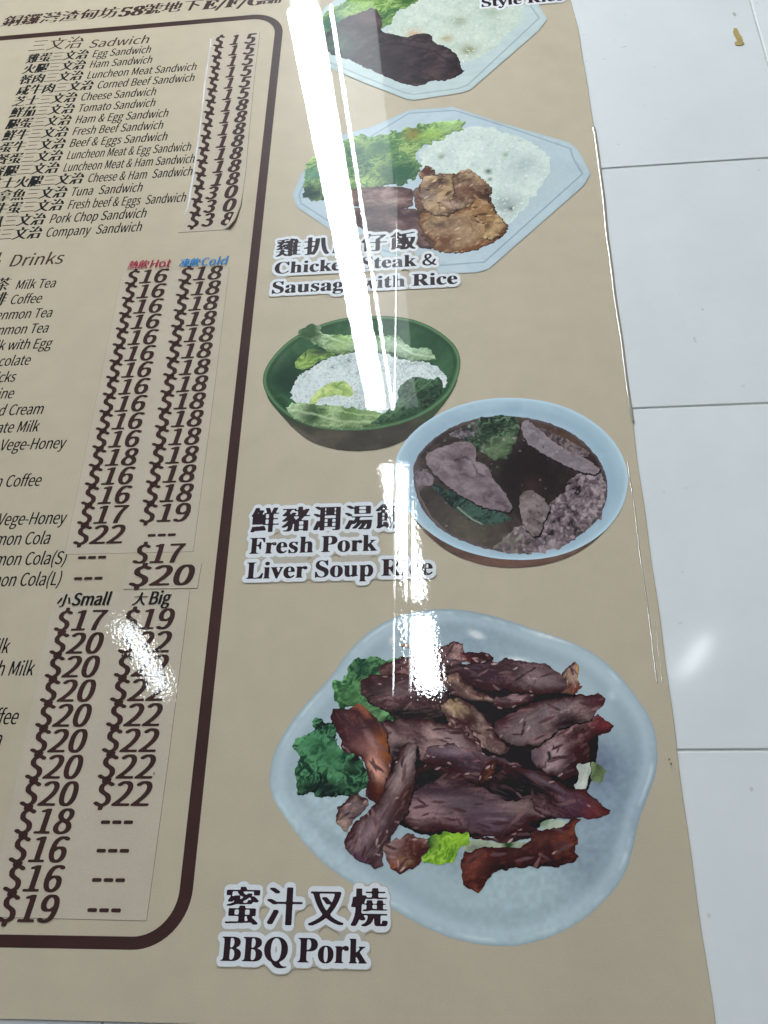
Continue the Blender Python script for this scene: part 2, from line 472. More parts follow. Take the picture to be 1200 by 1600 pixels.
# ---- address line and headings
T('銅鑼灣渣甸坊58號地下E/F/G舖', -.7307, -.3566, .9225, .0205, M_BROWN, style='serifmix', bx=.055, by=0, shear=.22, name='address_line')
T('三文治', -.6815, -.6105, .8665, .0225, M_HEAD, bx=.03, shear=.2, name='heading')
T('Sadwich', -.6014, -.5238, .8650, .0150, M_HEAD, bx=.015, by=.01, name='heading')
CAP, CJ = .01345, .0172
rows = [('雞蛋三文治', 'Egg Sandwich', -.5937, 590, 212), ('火腿三文治', 'Ham Sandwich', -.5938, 595, 252),
        ('餐肉三文治', 'Luncheon Meat Sandwich', -.5936, 768, 280), ('咸牛肉三文治', 'Corned Beef Sandwich', -.5771, 760, 325),
        ('芝士三文治', 'Cheese Sandwich', -.5941, 610, 378), ('鮮茄三文治', 'Tomato Sandwich', -.5935, 607, 423),
        ('腿蛋三文治', 'Ham & Egg Sandwich', -.5939, 658, 463), ('鮮牛三文治', 'Fresh Beef Sandwich', -.5939, 638, 510),
        ('蛋牛三文治', 'Beef & Eggs Sandwich', -.5937, 654, 556), ('餐蛋三文治', 'Luncheon Meat & Egg Sandwich', -.5934, 747, 594),
        ('餐腿三文治', 'Luncheon Meat & Ham Sandwich', -.5938, 760, 645), ('芝士火腿三文治', 'Cheese & Ham  Sandwich', -.5611, 752, 693),
        ('吞拿魚三文治', 'Tuna  Sandwich', -.5769, 557, 755), ('鮮牛蛋三文治', 'Fresh beef & Eggs  Sandwich', -.5774, 727, 793),
        ('豬扒三文治', 'Pork Chop Sandwich', -.5945, 572, 858), ('公司三文治', 'Company  Sandwich', -.5945, 555, 907)]
for i, (cn, en, xs, ex, ey) in enumerate(rows):
    z = .8460-.01979*i
    xend = float(wall_xz(ex*.4, ey*.4)[0])
    T(en, xs, xend, z, CAP, M_BLACK, bx=.024, by=.010)
    xr = xs-.0055
    T(cn, xr-.0165*len(cn)+.001, xr, z-.0012, CJ, M_BLACK, bx=.062, by=0, shear=.18)
# ---- drinks
T('飲品', -.675, -.6385, .5085, .0225, M_HEAD, bx=.04, shear=.18, name='heading')
T('Drinks', -.6276, -.5674, .5095, .0165, M_HEAD, bx=.015, by=.01, name='heading')
dr = [('奶茶', 'Milk Tea', 0, 275, 262, 370), ('咖啡', 'Coffee', 1, 207, 336, 370), ('', 'Lenmon Tea', 2, 258, 408, 370), ('', 'Lenmon Tea', 3, 240, 480, 370),
      ('', 'Milk with Egg', 4, 260, 555, 370), ('', 'Chocolate', 5, 152, 637, 370), ('', 'Horlicks', 6, 80, 720, 370), ('', 'Ovaltine', 7, 70, 803, 370),
      ('', 'Red Bean and Cream', 8, 215, 882, 370), ('', 'Chocolate Milk', 9, 195, 965, 370), ('', 'Vege-Honey', 10, 330, 1040, 370),
      ('', 'Lenmon Coffee', 12, 205, 320, 660), ('', 'Vege-Honey', 14, 330, 508, 660), ('', 'Lenmon Cola', 15, 248, 610, 660),
      ('', 'Lenmon Cola(S)', 16, 328, 707, 660), ('', 'Lenmon Cola(L)', 17, 302, 812, 660),
      ('', 'Milk', 20, 48, 195, 960), ('', 'Fresh Milk', 21, 170, 305, 960), ('', 'Coffee', 23, 92, 545, 960), ('', 'Tea', 24, 10, 655, 960)]
for cn, en, i, ex, ey, oy in dr:
    q = wall_xz(ex*.31667, oy+ey*.31667); xend = float(q[0]); z = .4772-.01975*i if i < 19 else float(q[1])
    XS[0] = .71; o = T(en, {'Milk Tea': -.6135}.get(en), xend, z, CAP*.92, M_BLACK, bx=.020, by=.010, track=-.03); XS[0] = 1.0
    if cn:
        x0 = {'奶茶': -.6205, '咖啡': -.6195}[cn]
        T(cn, x0-.0335, x0, z-.001, .0175, M_BLACK, bx=.04, shear=.18)
T('熱飲Hot', -.4946, -.4472, .4957, .0105, M_RED, bx=.045, by=.02, name='column_heading', y=SURF-.0011)
T('凍飲Cold', -.439, -.3863, .4945, .0105, M_BLUE, bx=.045, by=.02, name='column_heading', y=SURF-.0011)

# ---- price patches
def patch(pts, t, name='price_sticker', label=None, curl=None):
    """thin paper patch glued on the poster; its outline gets a real edge"""
    n = len(pts); P = np.array(pts); V = [(x, SURF, z) for x, z in P]+[(x, SURF-t, z) for x, z in P]
    L = []; S = []
    L += list(range(2*n-1, n-1, -1))[::-1]; S.append(n)
    me = mesh_np(name, V, L, S, M_STICK); me.materials.append(M_DIRT)
    o = on_poster(obj(name, me, poster, label=label))
    V2 = []; L2 = []; S2 = []; w = .00022
    c = P.mean(0)
    for k in range(n):                      # rim strips
        a, b = P[k], P[(k+1) % n]; d = b-a; l = np.hypot(*d); nn = np.array([d[1], -d[0]])/l*w
        b0 = len(V2)
        V2 += [(a[0], SURF-t, a[1]), (b[0], SURF-t, b[1]), (b[0]+nn[0], SURF-.00001, b[1]+nn[1]), (a[0]+nn[0], SURF-.00001, a[1]+nn[1])]
        L2 += [b0, b0+3, b0+2, b0+1]; S2.append(4)
    obj('sticker_edge', mesh_np('sticker_edge', V2, L2, S2, M_DIRT), o)
    return o
def zz_edge(side, zs, amp, seed):
    return [side(z)+amp*(vnoise(np.array([z*40.]), np.array([seed*1.]))[0]-.5) for z in zs]
Y1 = SURF-.00060
# sandwich prices: a strip whose left edge has lifted, its right edge ragged
zs = np.linspace(.5435, .868, 30)
lx = [float(np.interp(z, [.5435, .56, .58, .65, .72, .80, .868], [-.4455, -.4430, -.4385, -.4385, -.4400, -.4425, -.4435])) for z in zs]
rx = [float(np.interp(z, [.5435, .55, .575, .63, .70, .80, .868], [-.3895, -.3845, -.3800, -.3795, -.3815, -.3830, -.3830])) for z in zs]
pa = patch([(rx[i], zs[i]) for i in range(30)]+[(lx[i], zs[i]) for i in range(29, -1, -1)], .0004, label='narrow price sticker for the sandwiches with a curled white left edge')
def curl_strip():
    V = []; L = []; S = []
    zz = np.linspace(.568, .862, 60)
    for z in zz:
        x = float(np.interp(z, zs, lx)); w = .0008*(.5+1.0*vnoise(np.array([z*30]), np.array([3.]))[0])
        for q, (dx, dy) in enumerate(((0.0004, -.0005), (-.0003*1, -.0012), (-w, -.0017), (-w-.0001, -.0012))):
            V.append((x+dx, SURF+dy, z))
    for i in range(59):
        for q in range(3): L += [i*4+q, (i+1)*4+q, (i+1)*4+q+1, i*4+q+1]; S.append(4)
    me = mesh_np('curled_edge', V, L, S, M_EDGE); obj('curled_edge', me, pa)
curl_strip()
def curl_right():
    V = []; L = []; S = []
    zz = np.linspace(.545, .60, 14); 
    for z in zz:
        x = float(np.interp(z, zs, rx)); t = (z-.545)/.055
        h = .0032*(1-t)**1.2+.0001
        for dx, dy in ((-.008, -.0005), (-.003, -.0006-h*.25), (0, -.0006-h)): V.append((x+dx*(1-t*.6), SURF+dy, z))
    for i in range(13):
        for q in range(2): L += [i*3+q, i*3+q+1, (i+1)*3+q+1, (i+1)*3+q]; S.append(4)
    obj('lifted_corner', mesh_np('lifted_corner', V, L, S, M_STICK), pa)
curl_right()
def price(s, x0, x1, z, par, H=.0180, bold=.064, yy=Y1):
    if s == '---':
        V, S, E = layout('---', 'sans', x0, x1, z, H, .02, .03, 0.05)
    else:
        V, S, E = layout(s, 'sans', x0, x1, z, H, bold, .022, .16, .02)
    return flat('price', V, S, yy, M_BROWN, par)
for i, s in enumerate(['$15']*6+['$18']*7+['$30']*2+['$38']):
    z = .8475-.01985*i; sh = i/15.
    V, S, E = layout(s[0], 'sans', None, None, 0, 1, .03, .02, .2) if False else (None, None, None)
    b = .012*0
    xs = (-.4402+.0035*sh, -.4262+.0035*sh, -.4192+.002*sh, -.4085+.004*sh, -.4012+.001*sh, -.3862+.001*sh)
    parts = []
    for k, (a, c) in enumerate(((xs[0], xs[1]), (xs[2], xs[3]), (xs[4], xs[5]))):
        if s[k] == '3': a, c = -.4215, -.4075
        V, S, E = layout(s[k], 'sans', a, c, z, .0184, .075, .026, .2); parts.append((V, S))
    flat('price', np.concatenate([p[0] for p in parts]), sum((p[1] for p in parts), []), Y1, M_BROWN, pa)
# drinks prices
pb = patch([(-.3855, .170), (-.3845, .33), (-.3850, .4905), (-.4995, .4920), (-.5005, .33), (-.5015, .1705)], .00015, label='tall price sticker with the hot and cold drink prices')
YB = SURF-.00045
hot = ['$16']*11+['$18', '$16', '$16', '$17', '$22', '---', '---']
cold = ['$18']*14+['$19', '---', '$17']
for i in range(18):
    z = .4756-.01973*i
    if i < 18:
        if hot[i] == '---': price('---', -.4886, -.4628, z, pb, yy=YB)
        else: price(hot[i], -.4945-.0012*(i/14), -.4485-.001*(i/14), z, pb, yy=YB)
    if i < 17:
        if cold[i] == '---': price('---', -.4285, -.4028, z, pb, yy=YB)
        elif i == 16: price(cold[i], -.4385, -.3925, z, pb, yy=YB)
        else: price(cold[i], -.4375-.0005*(i/14), -.3912-.001*(i/14), z, pb, yy=YB)
pc = patch([(-.3778, .1358), (-.3766, .1583), (-.4418, .1597), (-.4428, .1363)], .0005, label='small patch with the single $20 price')
price('$20', -.4386, -.3815, .1388, pc, H=.0186, yy=SURF-.00075)
pd = patch([(-.3860, -.1185), (-.3845, 0.0), (-.3842, .1345), (-.5035, .1345), (-.5045, .0), (-.5060, -.1175)], .00035, label='large price sticker with the small and big prices')
T('小', -.4995, -.4875, .1212, .0112, M_BLACK, bx=.05, by=.01, name='column_heading', y=SURF-.0009)
T('Small', -.4862, -.4516, .1223, .0112, M_BLACK, bx=.07, by=.02, name='column_heading', y=SURF-.0009)
T('大', -.4330, -.4200, .1212, .0112, M_BLACK, bx=.05, by=.01, name='column_heading', y=SURF-.0009)
T('Big', -.4185, -.3990, .1220, .0115, M_BLACK, bx=.07, by=.02, name='column_heading', y=SURF-.0009)
sm = ['$17']+['$20']*7+['$18', '$16', '$16', '$19']; bg = ['$19']+['$22']*7+['---']*4
for i in range(12):
    z = .0999-.02003*i
    price(sm[i], -.4979, -.4525, z, pd, yy=Y1)
    if bg[i] == '---': price('---', -.4309, -.4057, z+.0045-.0030, pd, yy=Y1)
    else: price(bg[i], -.4391, -.3942, z, pd, yy=Y1)

# ------------------------------------------------------------------ printed dish photographs
def smooth_poly(P, it=2):
    for _ in range(it):
        Q = np.roll(P, -1, 0); P = np.stack([P*.75+Q*.25, P*.25+Q*.75], 1).reshape(-1, 2)
    return P
def poly_sd(P, X, Z):
    """signed distance to a polygon, negative inside"""
    A = P; B = np.roll(P, -1, 0); d = np.full(X.shape, 1e9); ins = np.zeros(X.shape, bool)
    for (ax, az), (bx, bz) in zip(A, B):
        ex, ez = bx-ax, bz-az; t = np.clip(((X-ax)*ex+(Z-az)*ez)/(ex*ex+ez*ez+1e-15), 0, 1)
        d = np.minimum(d, (X-ax-t*ex)**2+(Z-az-t*ez)**2)
        c = ((az > Z) != (bz > Z))
        if c.any():
            with np.errstate(divide='ignore', invalid='ignore'): xi = ax+(Z-az)*ex/(ez if ez else 1e-15)
            ins ^= c & (X < xi)
    return np.where(ins, -1, 1)*np.sqrt(d)
class Dish:
    def __init__(self, k, label):
        self.k = np.array(k); self.n = 0; self.root = None; self.label = label; self.halo_in = None
    def col(self, c): return np.clip(lin(c)*self.k-.005, .004, .9)
    def layer(self, name, P, dark, mid, light, h=.0007, ang=0., grain=(.02, .004), fine=.0012, con=1.0, rag=.0008, ragw=.004,
              rim=None, rimw=.002, blobs=(), strokes=(), zn=None, smooth=1, seed=None, mode='fbm', label=None, flat_shade=0, fn=None, edge_dark=0.0, fib=0.0, relief=0.0, halo=0.0, gloss=0.0, body=0.0, crust=None, big=0.0, stamps=(), halo_c=(24, 14, 17)):
        seed = seed if seed is not None else self.n*5+1; self.n += 1
        P = smooth_poly(np.asarray(P, float), smooth)
        lo = P.min(0)-.003; hi = P.max(0)+.003
        nx, nz = [int(v)+1 for v in np.ceil((hi-lo)/h)]
        X, Z = np.meshgrid(lo[0]+h*np.arange(nx), lo[1]+h*np.arange(nz))
        wx = (fbm(X/ragw, Z/ragw, 3, seed)-.5)*2*rag; wz = (fbm(X/ragw, Z/ragw, 3, seed+40)-.5)*2*rag
        sd = poly_sd(P, X+wx*1.5, Z+wz*1.5)
        a = math.radians(ang); u = X*math.cos(a)+Z*math.sin(a); v = -X*math.sin(a)+Z*math.cos(a)
        wq = fbm(X/.018, Z/.018, 3, seed+71)*1.6; g1 = fbm(u/grain[0]+wq, v/grain[1]+wq*2.2, 4, seed+3); g2 = fbm(X/.014, Z/.014, 4, seed+7); g3 = fbm(X/fine, Z/fine, 2, seed+11)
        if mode == 'leaf':
            qx = fbm(X/.012, Z/.012, 3, seed+50)*5; qz = fbm(X/.012+9, Z/.012, 3, seed+51)*5
            rdg = 1-abs(2*fbm(u/grain[0]*1.1+qx, v/grain[1]*1.1+qz, 3, seed+5)-1)
            t = .55*(g2-.5)*2+.95*(rdg**3-.45)+.35*(g3-.5)+.5*(g1-.5)
            t = t*1.9*con
        elif mode == 'grain':
            qx = X/fine/1.6+fbm(X/fine/3, Z/fine/3, 2, seed+50)*2.2; qz = Z/fine/2.3+fbm(X/fine/3+7, Z/fine/3, 2, seed+51)*2.2
            w, idv = worley(qx, qz, seed); w2, id2 = worley(qx*.45+3, qz*.5, seed+5)
            t = (.5-w)*.9+(idv-.5)*.7+(.45-w2)*1.1+(g2-.5)*2.2
            t = t*1.1*con
        elif mode == 'lump':
            w, idv = worley(X/grain[0]+g2*1.3, Z/grain[1]+g2*1.3, seed); wq2 = fbm(X/.006, Z/.006, 3, seed+33)*1.8; t = ((.55-worley(X/grain[0]+wq2, Z/grain[1]+wq2*.8, seed)[0])*.9+(g1-.5)*1.8+(g2-.5)*1.4+(g3-.5)*.4)*con
        else:
            g4 = fbm(u/(grain[0]*.35)+g2*2, v/(grain[1]*.22)+g2*3, 3, seed+17)
            t = ((g1-.5)*2.3+(g2-.5)*1.3+(g3-.5)*.6+(g4-.5)*fib)*con
            if big: t = t+big*(fbm(X/.035, Z/.028, 2, seed+90)-.5)*2.4
            if body: t = t+body*(np.clip(-sd, 0, 1)/max(1e-6, (-sd).max())-.42)*1.6
        D, Mi, Li = self.col(dark), self.col(mid), self.col(light)
        tt = np.clip(t, -1, 1)[..., None]
        C = np.where(tt < 0, Mi+(D-Mi)*(-tt), Mi+(Li-Mi)*tt)
        for b in blobs:
            (bx, bz), r, c, s = b[0], b[1], b[2], b[3]
            if len(b) > 4:
                ba = math.radians(b[4]); ra = b[5]
                du = (X-bx)*math.cos(ba)+(Z-bz)*math.sin(ba); dv = -(X-bx)*math.sin(ba)+(Z-bz)*math.cos(ba)
                d2 = (du/r)**2+(dv/ra)**2
            else: d2 = ((X-bx)**2+(Z-bz)**2)/r**2
            wgt = np.clip(np.exp(-d2*1.2)*s*(.55+.9*g1), 0, 1)[..., None]
            C = C*(1-wgt)+self.col(c)*(.8+.4*g3)[..., None]*wgt
        for pts, wd, c, s in strokes:
            pts = np.asarray(pts); d = np.full(X.shape, 9.)
            for p, q in zip(pts[:-1], pts[1:]):
                e = q-p; tq = np.clip(((X-p[0])*e[0]+(Z-p[1])*e[1])/(e@e+1e-12), 0, 1)
                d = np.minimum(d, np.hypot(X-p[0]-tq*e[0]+wx*.7, Z-p[1]-tq*e[1]+wz*.7))
            wgt = (np.clip(1.3-d/wd, 0, 1)*s)[..., None]; C = C*(1-wgt)+self.col(c)*wgt
        if relief:
            gz_, gx_ = np.gradient(sd, h); lam = (gz_*.8-gx_*.45)*np.exp(-np.clip(-sd, 0, 1)/(.0022+.003*g2))
            C = C*(1+relief*lam*(.4+1.2*g1))[..., None]
            bmp = fbm(u/(grain[0]*.5), v/(grain[1]*.5), 3, seed+23); bz, bx_ = np.gradient(bmp, h)
            C = C*np.clip(1+relief*.0016*(bz*.8-bx_*.4), .45, 1.9)[..., None]
        if edge_dark:
            C = C*(1-edge_dark*np.exp(-np.clip(-sd, 0, 1)/rimw))[..., None]
        if rim is not None:
            wgt = np.clip(np.exp(-(np.clip(-sd, 0, 1)/rimw)**1.5)*(.35+1.1*g2), 0, 1)[..., None]
            C = C*(1-wgt)+self.col(rim)*wgt
        if fn is not None: C = fn(self, X, Z, sd, C, g1, g2, g3)
        if crust is not None:
            ca, cc, cw, cs = crust; gzc, gxc = np.gradient(sd, h); dt = gxc*math.cos(math.radians(ca))+gzc*math.sin(math.radians(ca))
            wgt = (np.clip(dt*1.3+.15, 0, 1)*np.exp(-(np.clip(-sd, 0, 1)/(cw*(.5+1.1*g2)))**2)*cs)[..., None]
            C = C*(1-wgt)+self.col(cc)*(.7+.6*g1)[..., None]*wgt
        for st in stamps:
            n_, la, lb, cs_, sw, ang0 = st; rs = np.random.RandomState(seed+5); bx0, bx1, bz0, bz1 = P[:, 0].min(), P[:, 0].max(), P[:, 1].min(), P[:, 1].max()
            for _ in range(n_):
                cx, cz = rs.uniform(bx0, bx1), rs.uniform(bz0, bz1); sc_ = rs.uniform(.6, 1.4); aa = rs.uniform(0, math.pi) if ang0 is None else math.radians(ang0)+rs.normal(0, .5)
                c_ = np.array(cs_[rs.randint(len(cs_))])*rs.uniform(.88, 1.08)
                R0 = la*sc_*1.5; i0, i1 = int((cx-R0-lo[0])/h), int((cx+R0-lo[0])/h)+2; j0, j1 = int((cz-R0-lo[1])/h), int((cz+R0-lo[1])/h)+2
                if i0 < 0 or j0 < 0 or i1 > nx or j1 > nz: continue
                xx, zz_ = X[j0:j1, i0:i1]-cx+wx[j0:j1, i0:i1]*.5, Z[j0:j1, i0:i1]-cz+wz[j0:j1, i0:i1]*.5
                du, dv = xx*math.cos(aa)+zz_*math.sin(aa), -xx*math.sin(aa)+zz_*math.cos(aa)
                q = np.sqrt((du/(la*sc_))**2+(dv/(lb*sc_))**2)
                dk = (np.clip(1.35-q, 0, .35)/.35*sw)[..., None]; C[j0:j1, i0:i1] = C[j0:j1, i0:i1]*(1-.55*dk)
                wg = (np.clip(1.05-q, 0, .3)/.3)[..., None]; C[j0:j1, i0:i1] = C[j0:j1, i0:i1]*(1-wg)+self.col(c_)*(.82+.28*np.clip(zz_/lb*.5+.5, 0, 1))[..., None]*wg
        if gloss:
            sp = fbm(u/(grain[0]*.28), v/(grain[1]*.42), 3, seed+61); wgt = (np.clip((sp-.60)*9, 0, 1)*gloss*np.clip(-sd/.002, 0, 1))[..., None]
            C = C*(1-wgt)+(self.col(light)*1.45+.02)*wgt
        if halo:
            gz0, gx0 = np.gradient(sd, h); hw = halo*np.clip(.30-.9*gz0+.35*gx0, 0, 1.15)
            if self.halo_in is not None: hw = np.where(poly_sd(self.halo_in, X, Z) < -.002, hw, 0)
            m0 = (sd > 0)[..., None]; C = np.where(m0, self.col(halo_c)*(.8+.6*g2[..., None]), C)
            sd = sd-hw
        C = np.clip(C, .003, .9)
        # cells inside; the cells the outline crosses are cut along it
        f = -sd/h
        inside = f > 0
        cell_any = inside[:-1, :-1] & inside[:-1, 1:] & inside[1:, :-1] & inside[1:, 1:]
        # move outer ring of samples on to the outline so the border is smooth
        gz, gx = np.gradient(sd, h); gl = np.hypot(gx, gz)+1e-9
        near = (~inside) & (sd < h*1.5)
        X2 = np.where(near, X-gx/gl*sd, X); Z2 = np.where(near, Z-gz/gl*sd, Z)
        ok = inside | near
        cell = ok[:-1, :-1] & ok[:-1, 1:] & ok[1:, :-1] & ok[1:, 1:] & (inside[:-1, :-1] | inside[:-1, 1:] | inside[1:, :-1] | inside[1:, 1:])
        idx = -np.ones(X.shape, int); use = np.zeros(X.shape, bool)
        for s0 in (slice(None, -1), slice(1, None)):
            for s1 in (slice(None, -1), slice(1, None)): use[s0, s1] |= cell
        idx[use] = np.arange(use.sum())
        jj, ii = np.nonzero(cell)
        F = np.stack([idx[jj, ii], idx[jj, ii+1], idx[jj+1, ii+1], idx[jj+1, ii]], 1)
        V = np.zeros((use.sum(), 3)); V[:, 0] = X2[use]; V[:, 2] = Z2[use]; V[:, 1] = depth()
        me = mesh_np(name, V, F.ravel(), [4]*len(F), M_PRINT, C[use])
        if self.root is None:
            self.root = on_poster(obj(name, me, poster, label=self.label)); return self.root
        return obj(name, me, self.root, label=label)

# colours below are read from the photograph; k turns them into ink colours (paper beige / beige as seen there)
def kfac(beige): return np.array(BEIGE)/lin(beige)

# ================= barbecued pork on a wavy plate
D = Dish(kfac((150, 141, 126)), 'photograph of barbecued pork slices on a wavy pale blue plate')
Wz, A1, A2, A3, A4 = zone(400, 930, .55), zone(440, 980, .25), zone(680, 980, .25), zone(440, 1170, .25), zone(680, 1170, .25)
plateP = Wz([(42,560),(40,500),(55,440),(95,370),(150,300),(215,235),(260,165),(320,105),(390,65),(470,45),(560,40),(650,55),(720,75),(790,100),(870,125),(950,160),(1020,215),(1080,290),(1125,360),(1140,430),(1138,500),(1110,580),(1085,640),(1070,720),(1045,800),(990,870),(920,930),(830,975),(740,998),(650,995),(570,980),(490,950),(420,910),(350,870),(280,825),(200,770),(140,710),(90,640),(55,590)])
def plate_fn(s, X, Z, sd, C, g1, g2, g3):
    e = -sd
    rimc = s.col((158, 174, 186)); line = s.col((178, 193, 204)); dk = s.col((104, 118, 130))
    w = np.exp(-((e-.0075)/.004)**2)[..., None]*.35; C = C*(1-w)+rimc*w
    w = (np.exp(-((e-.0035)/.0012)**2)*np.clip((g2-.40)*4, 0, 1))[..., None]*.55; C = C*(1-w)+line*w
    w = np.exp(-(e/.0012)**2)[..., None]*.5; C = C*(1-w)+dk*w
    w = np.exp(-((e-.017)/.005)**2)[..., None]*.25; C = C*(1-w)+dk*w
    return C
p1 = lambda z, x, y: tuple(z([(x, y)])[0])
D.layer('plate_picture', plateP, (124, 138, 149), (138, 153, 162), (156, 170, 178), h=.0012, grain=(.16, .10), con=.22, rag=.0002, smooth=2, fine=.003, fn=plate_fn,
        blobs=[(p1(Wz, 760, 860), .06, (138, 155, 162), .7), (p1(Wz, 200, 640), .05, (146, 162, 170), .8), (p1(Wz, 1000, 560), .05, (112, 126, 141), .8), (p1(Wz, 620, 120), .05, (112, 128, 141), .7),
               (p1(Wz, 390, 130), .004, (205, 214, 222), 1.3, 40, .0028), (p1(Wz, 626, 114), .0065, (205, 214, 222), 1.5, -25, .003), (p1(Wz, 740, 187), .010, (190, 202, 210), .9, -8, .0025),
               (p1(Wz, 1010, 285), .004, (165, 180, 190), .8), (p1(Wz, 830, 120), .02, (200, 212, 220), .9, -20, .0015), (p1(Wz, 90, 640), .03, (165, 182, 190), .6, -60, .003),
               (p1(Wz, 965, 480), .02, (88, 98, 116), .9), (p1(Wz, 930, 760), .02, (104, 116, 130), .7), (p1(Wz, 560, 740), .02, (112, 124, 132), .6), (p1(Wz, 400, 580), .03, (104, 118, 128), .7)])
D.halo_in = Wz([(300,220),(420,190),(560,200),(700,190),(870,250),(960,330),(975,420),(950,560),(880,625),(740,690),(600,685),(480,690),(380,640),(330,480)])
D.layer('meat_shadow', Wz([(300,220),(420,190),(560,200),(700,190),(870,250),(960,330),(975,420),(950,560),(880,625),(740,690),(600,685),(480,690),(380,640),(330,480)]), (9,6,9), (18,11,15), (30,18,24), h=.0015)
GR = dict(ang=30, grain=(.010, .007), mode='leaf', rag=.0030, ragw=.006, fine=.0012, relief=.6, smooth=0)
D.layer('lettuce', A1([(330,335),(385,345),(410,320),(405,260),(440,215),(490,190),(530,210),(560,190),(600,190),(640,215),(720,200),(750,175),(775,180),(790,215),(700,300),(560,400),(580,470),(660,530),(740,575),(700,590),(620,590),(520,540),(470,500),(360,510),(340,450),(325,400)]),
        (10,28,22), (34,70,44), (90,132,84), blobs=[(p1(A1, 560, 530), .016, (78,108,72), 1.2, -38, .003), (p1(A1, 430, 430), .009, (58,98,58), .8), (p1(A1, 500, 260), .012, (18,48,36), .8)], con=1.1, **GR)
D.layer('lettuce', A1([(75,735),(110,700),(165,690),(215,650),(205,600),(225,575),(260,575),(285,610),(320,590),(345,640),(380,760),(470,800),(530,860),(560,960),(530,1000),(450,1065),(250,1060),(110,1040),(85,1000),(85,920),(110,850),(80,780)]),
        (5,20,18), (20,52,38), (72,120,84), edge_dark=.3, con=1.2, blobs=[(p1(A1, 250, 1010), .03, (10,28,26), 1.0, 0, .006), (p1(A1, 300, 800), .010, (44,84,56), .8), (p1(A1, 400, 880), .012, (44,80,56), .7, 0, .003), (p1(A1, 200, 730), .008, (40,80,54), .7)], **GR)
SL = dict(rag=.0014, ragw=.005)
def s(P, dark, mid, light, ang=0, **k):
    k.pop('rim', None)
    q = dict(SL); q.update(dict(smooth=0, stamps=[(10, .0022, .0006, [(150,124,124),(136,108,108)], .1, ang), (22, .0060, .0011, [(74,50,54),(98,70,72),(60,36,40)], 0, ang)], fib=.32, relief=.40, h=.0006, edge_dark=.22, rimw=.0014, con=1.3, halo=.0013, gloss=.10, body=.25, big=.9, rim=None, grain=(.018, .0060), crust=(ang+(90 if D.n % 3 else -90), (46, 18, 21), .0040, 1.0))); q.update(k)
    warm = lambda c, a, b: tuple(np.array(c)*a+b)
    return D.layer('pork_slice', P, warm(dark, .72, (2, -2, -4)), warm(mid, .84, (3, -3, -6)), warm(light, 1.12, (8, 0, -5)), ang=ang, **q)
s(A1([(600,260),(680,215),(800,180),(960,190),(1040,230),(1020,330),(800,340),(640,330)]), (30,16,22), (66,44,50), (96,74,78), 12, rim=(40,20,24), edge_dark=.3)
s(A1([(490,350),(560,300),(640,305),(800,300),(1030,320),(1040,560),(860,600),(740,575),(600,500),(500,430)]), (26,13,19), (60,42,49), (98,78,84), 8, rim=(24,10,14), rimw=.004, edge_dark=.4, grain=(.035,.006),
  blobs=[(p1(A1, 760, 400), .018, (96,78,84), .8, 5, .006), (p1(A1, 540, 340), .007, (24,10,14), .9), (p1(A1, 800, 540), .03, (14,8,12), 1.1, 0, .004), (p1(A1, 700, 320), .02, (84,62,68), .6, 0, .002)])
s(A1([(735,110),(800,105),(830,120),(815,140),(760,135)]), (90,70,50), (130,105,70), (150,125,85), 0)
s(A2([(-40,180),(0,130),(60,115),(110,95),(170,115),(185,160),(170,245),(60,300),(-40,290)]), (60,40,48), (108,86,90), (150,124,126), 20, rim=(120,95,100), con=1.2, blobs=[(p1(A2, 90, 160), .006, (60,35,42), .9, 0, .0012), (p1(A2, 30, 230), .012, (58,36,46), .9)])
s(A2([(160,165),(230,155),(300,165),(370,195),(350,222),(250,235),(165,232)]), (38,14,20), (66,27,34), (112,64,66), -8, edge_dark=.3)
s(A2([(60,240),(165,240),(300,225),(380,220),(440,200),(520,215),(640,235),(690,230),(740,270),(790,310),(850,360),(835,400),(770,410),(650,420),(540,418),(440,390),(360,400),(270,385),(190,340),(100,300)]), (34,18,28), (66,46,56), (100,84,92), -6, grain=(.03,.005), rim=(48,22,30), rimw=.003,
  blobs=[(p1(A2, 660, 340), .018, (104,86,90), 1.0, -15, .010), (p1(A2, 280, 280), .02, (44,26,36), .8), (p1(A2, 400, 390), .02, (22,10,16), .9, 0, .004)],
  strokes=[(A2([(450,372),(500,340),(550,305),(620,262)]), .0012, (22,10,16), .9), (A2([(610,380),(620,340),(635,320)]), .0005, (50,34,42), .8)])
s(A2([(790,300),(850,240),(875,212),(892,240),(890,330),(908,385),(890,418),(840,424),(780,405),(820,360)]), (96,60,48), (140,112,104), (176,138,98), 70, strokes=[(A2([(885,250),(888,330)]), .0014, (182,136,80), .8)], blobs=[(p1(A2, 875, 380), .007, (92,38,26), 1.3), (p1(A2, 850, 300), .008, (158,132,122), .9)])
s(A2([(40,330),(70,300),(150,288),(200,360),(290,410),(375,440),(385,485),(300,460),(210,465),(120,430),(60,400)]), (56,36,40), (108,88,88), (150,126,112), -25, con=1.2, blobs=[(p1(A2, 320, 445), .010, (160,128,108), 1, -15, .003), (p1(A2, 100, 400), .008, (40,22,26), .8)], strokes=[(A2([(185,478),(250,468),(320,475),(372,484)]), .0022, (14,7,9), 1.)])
s(A2([(375,445),(520,420),(630,430),(620,460),(520,495),(400,525),(360,500)]), (40,22,32), (72,52,62), (110,90,98), 10, blobs=[(p1(A2, 480, 450), .007, (112,92,100), .9, 0, .002)])
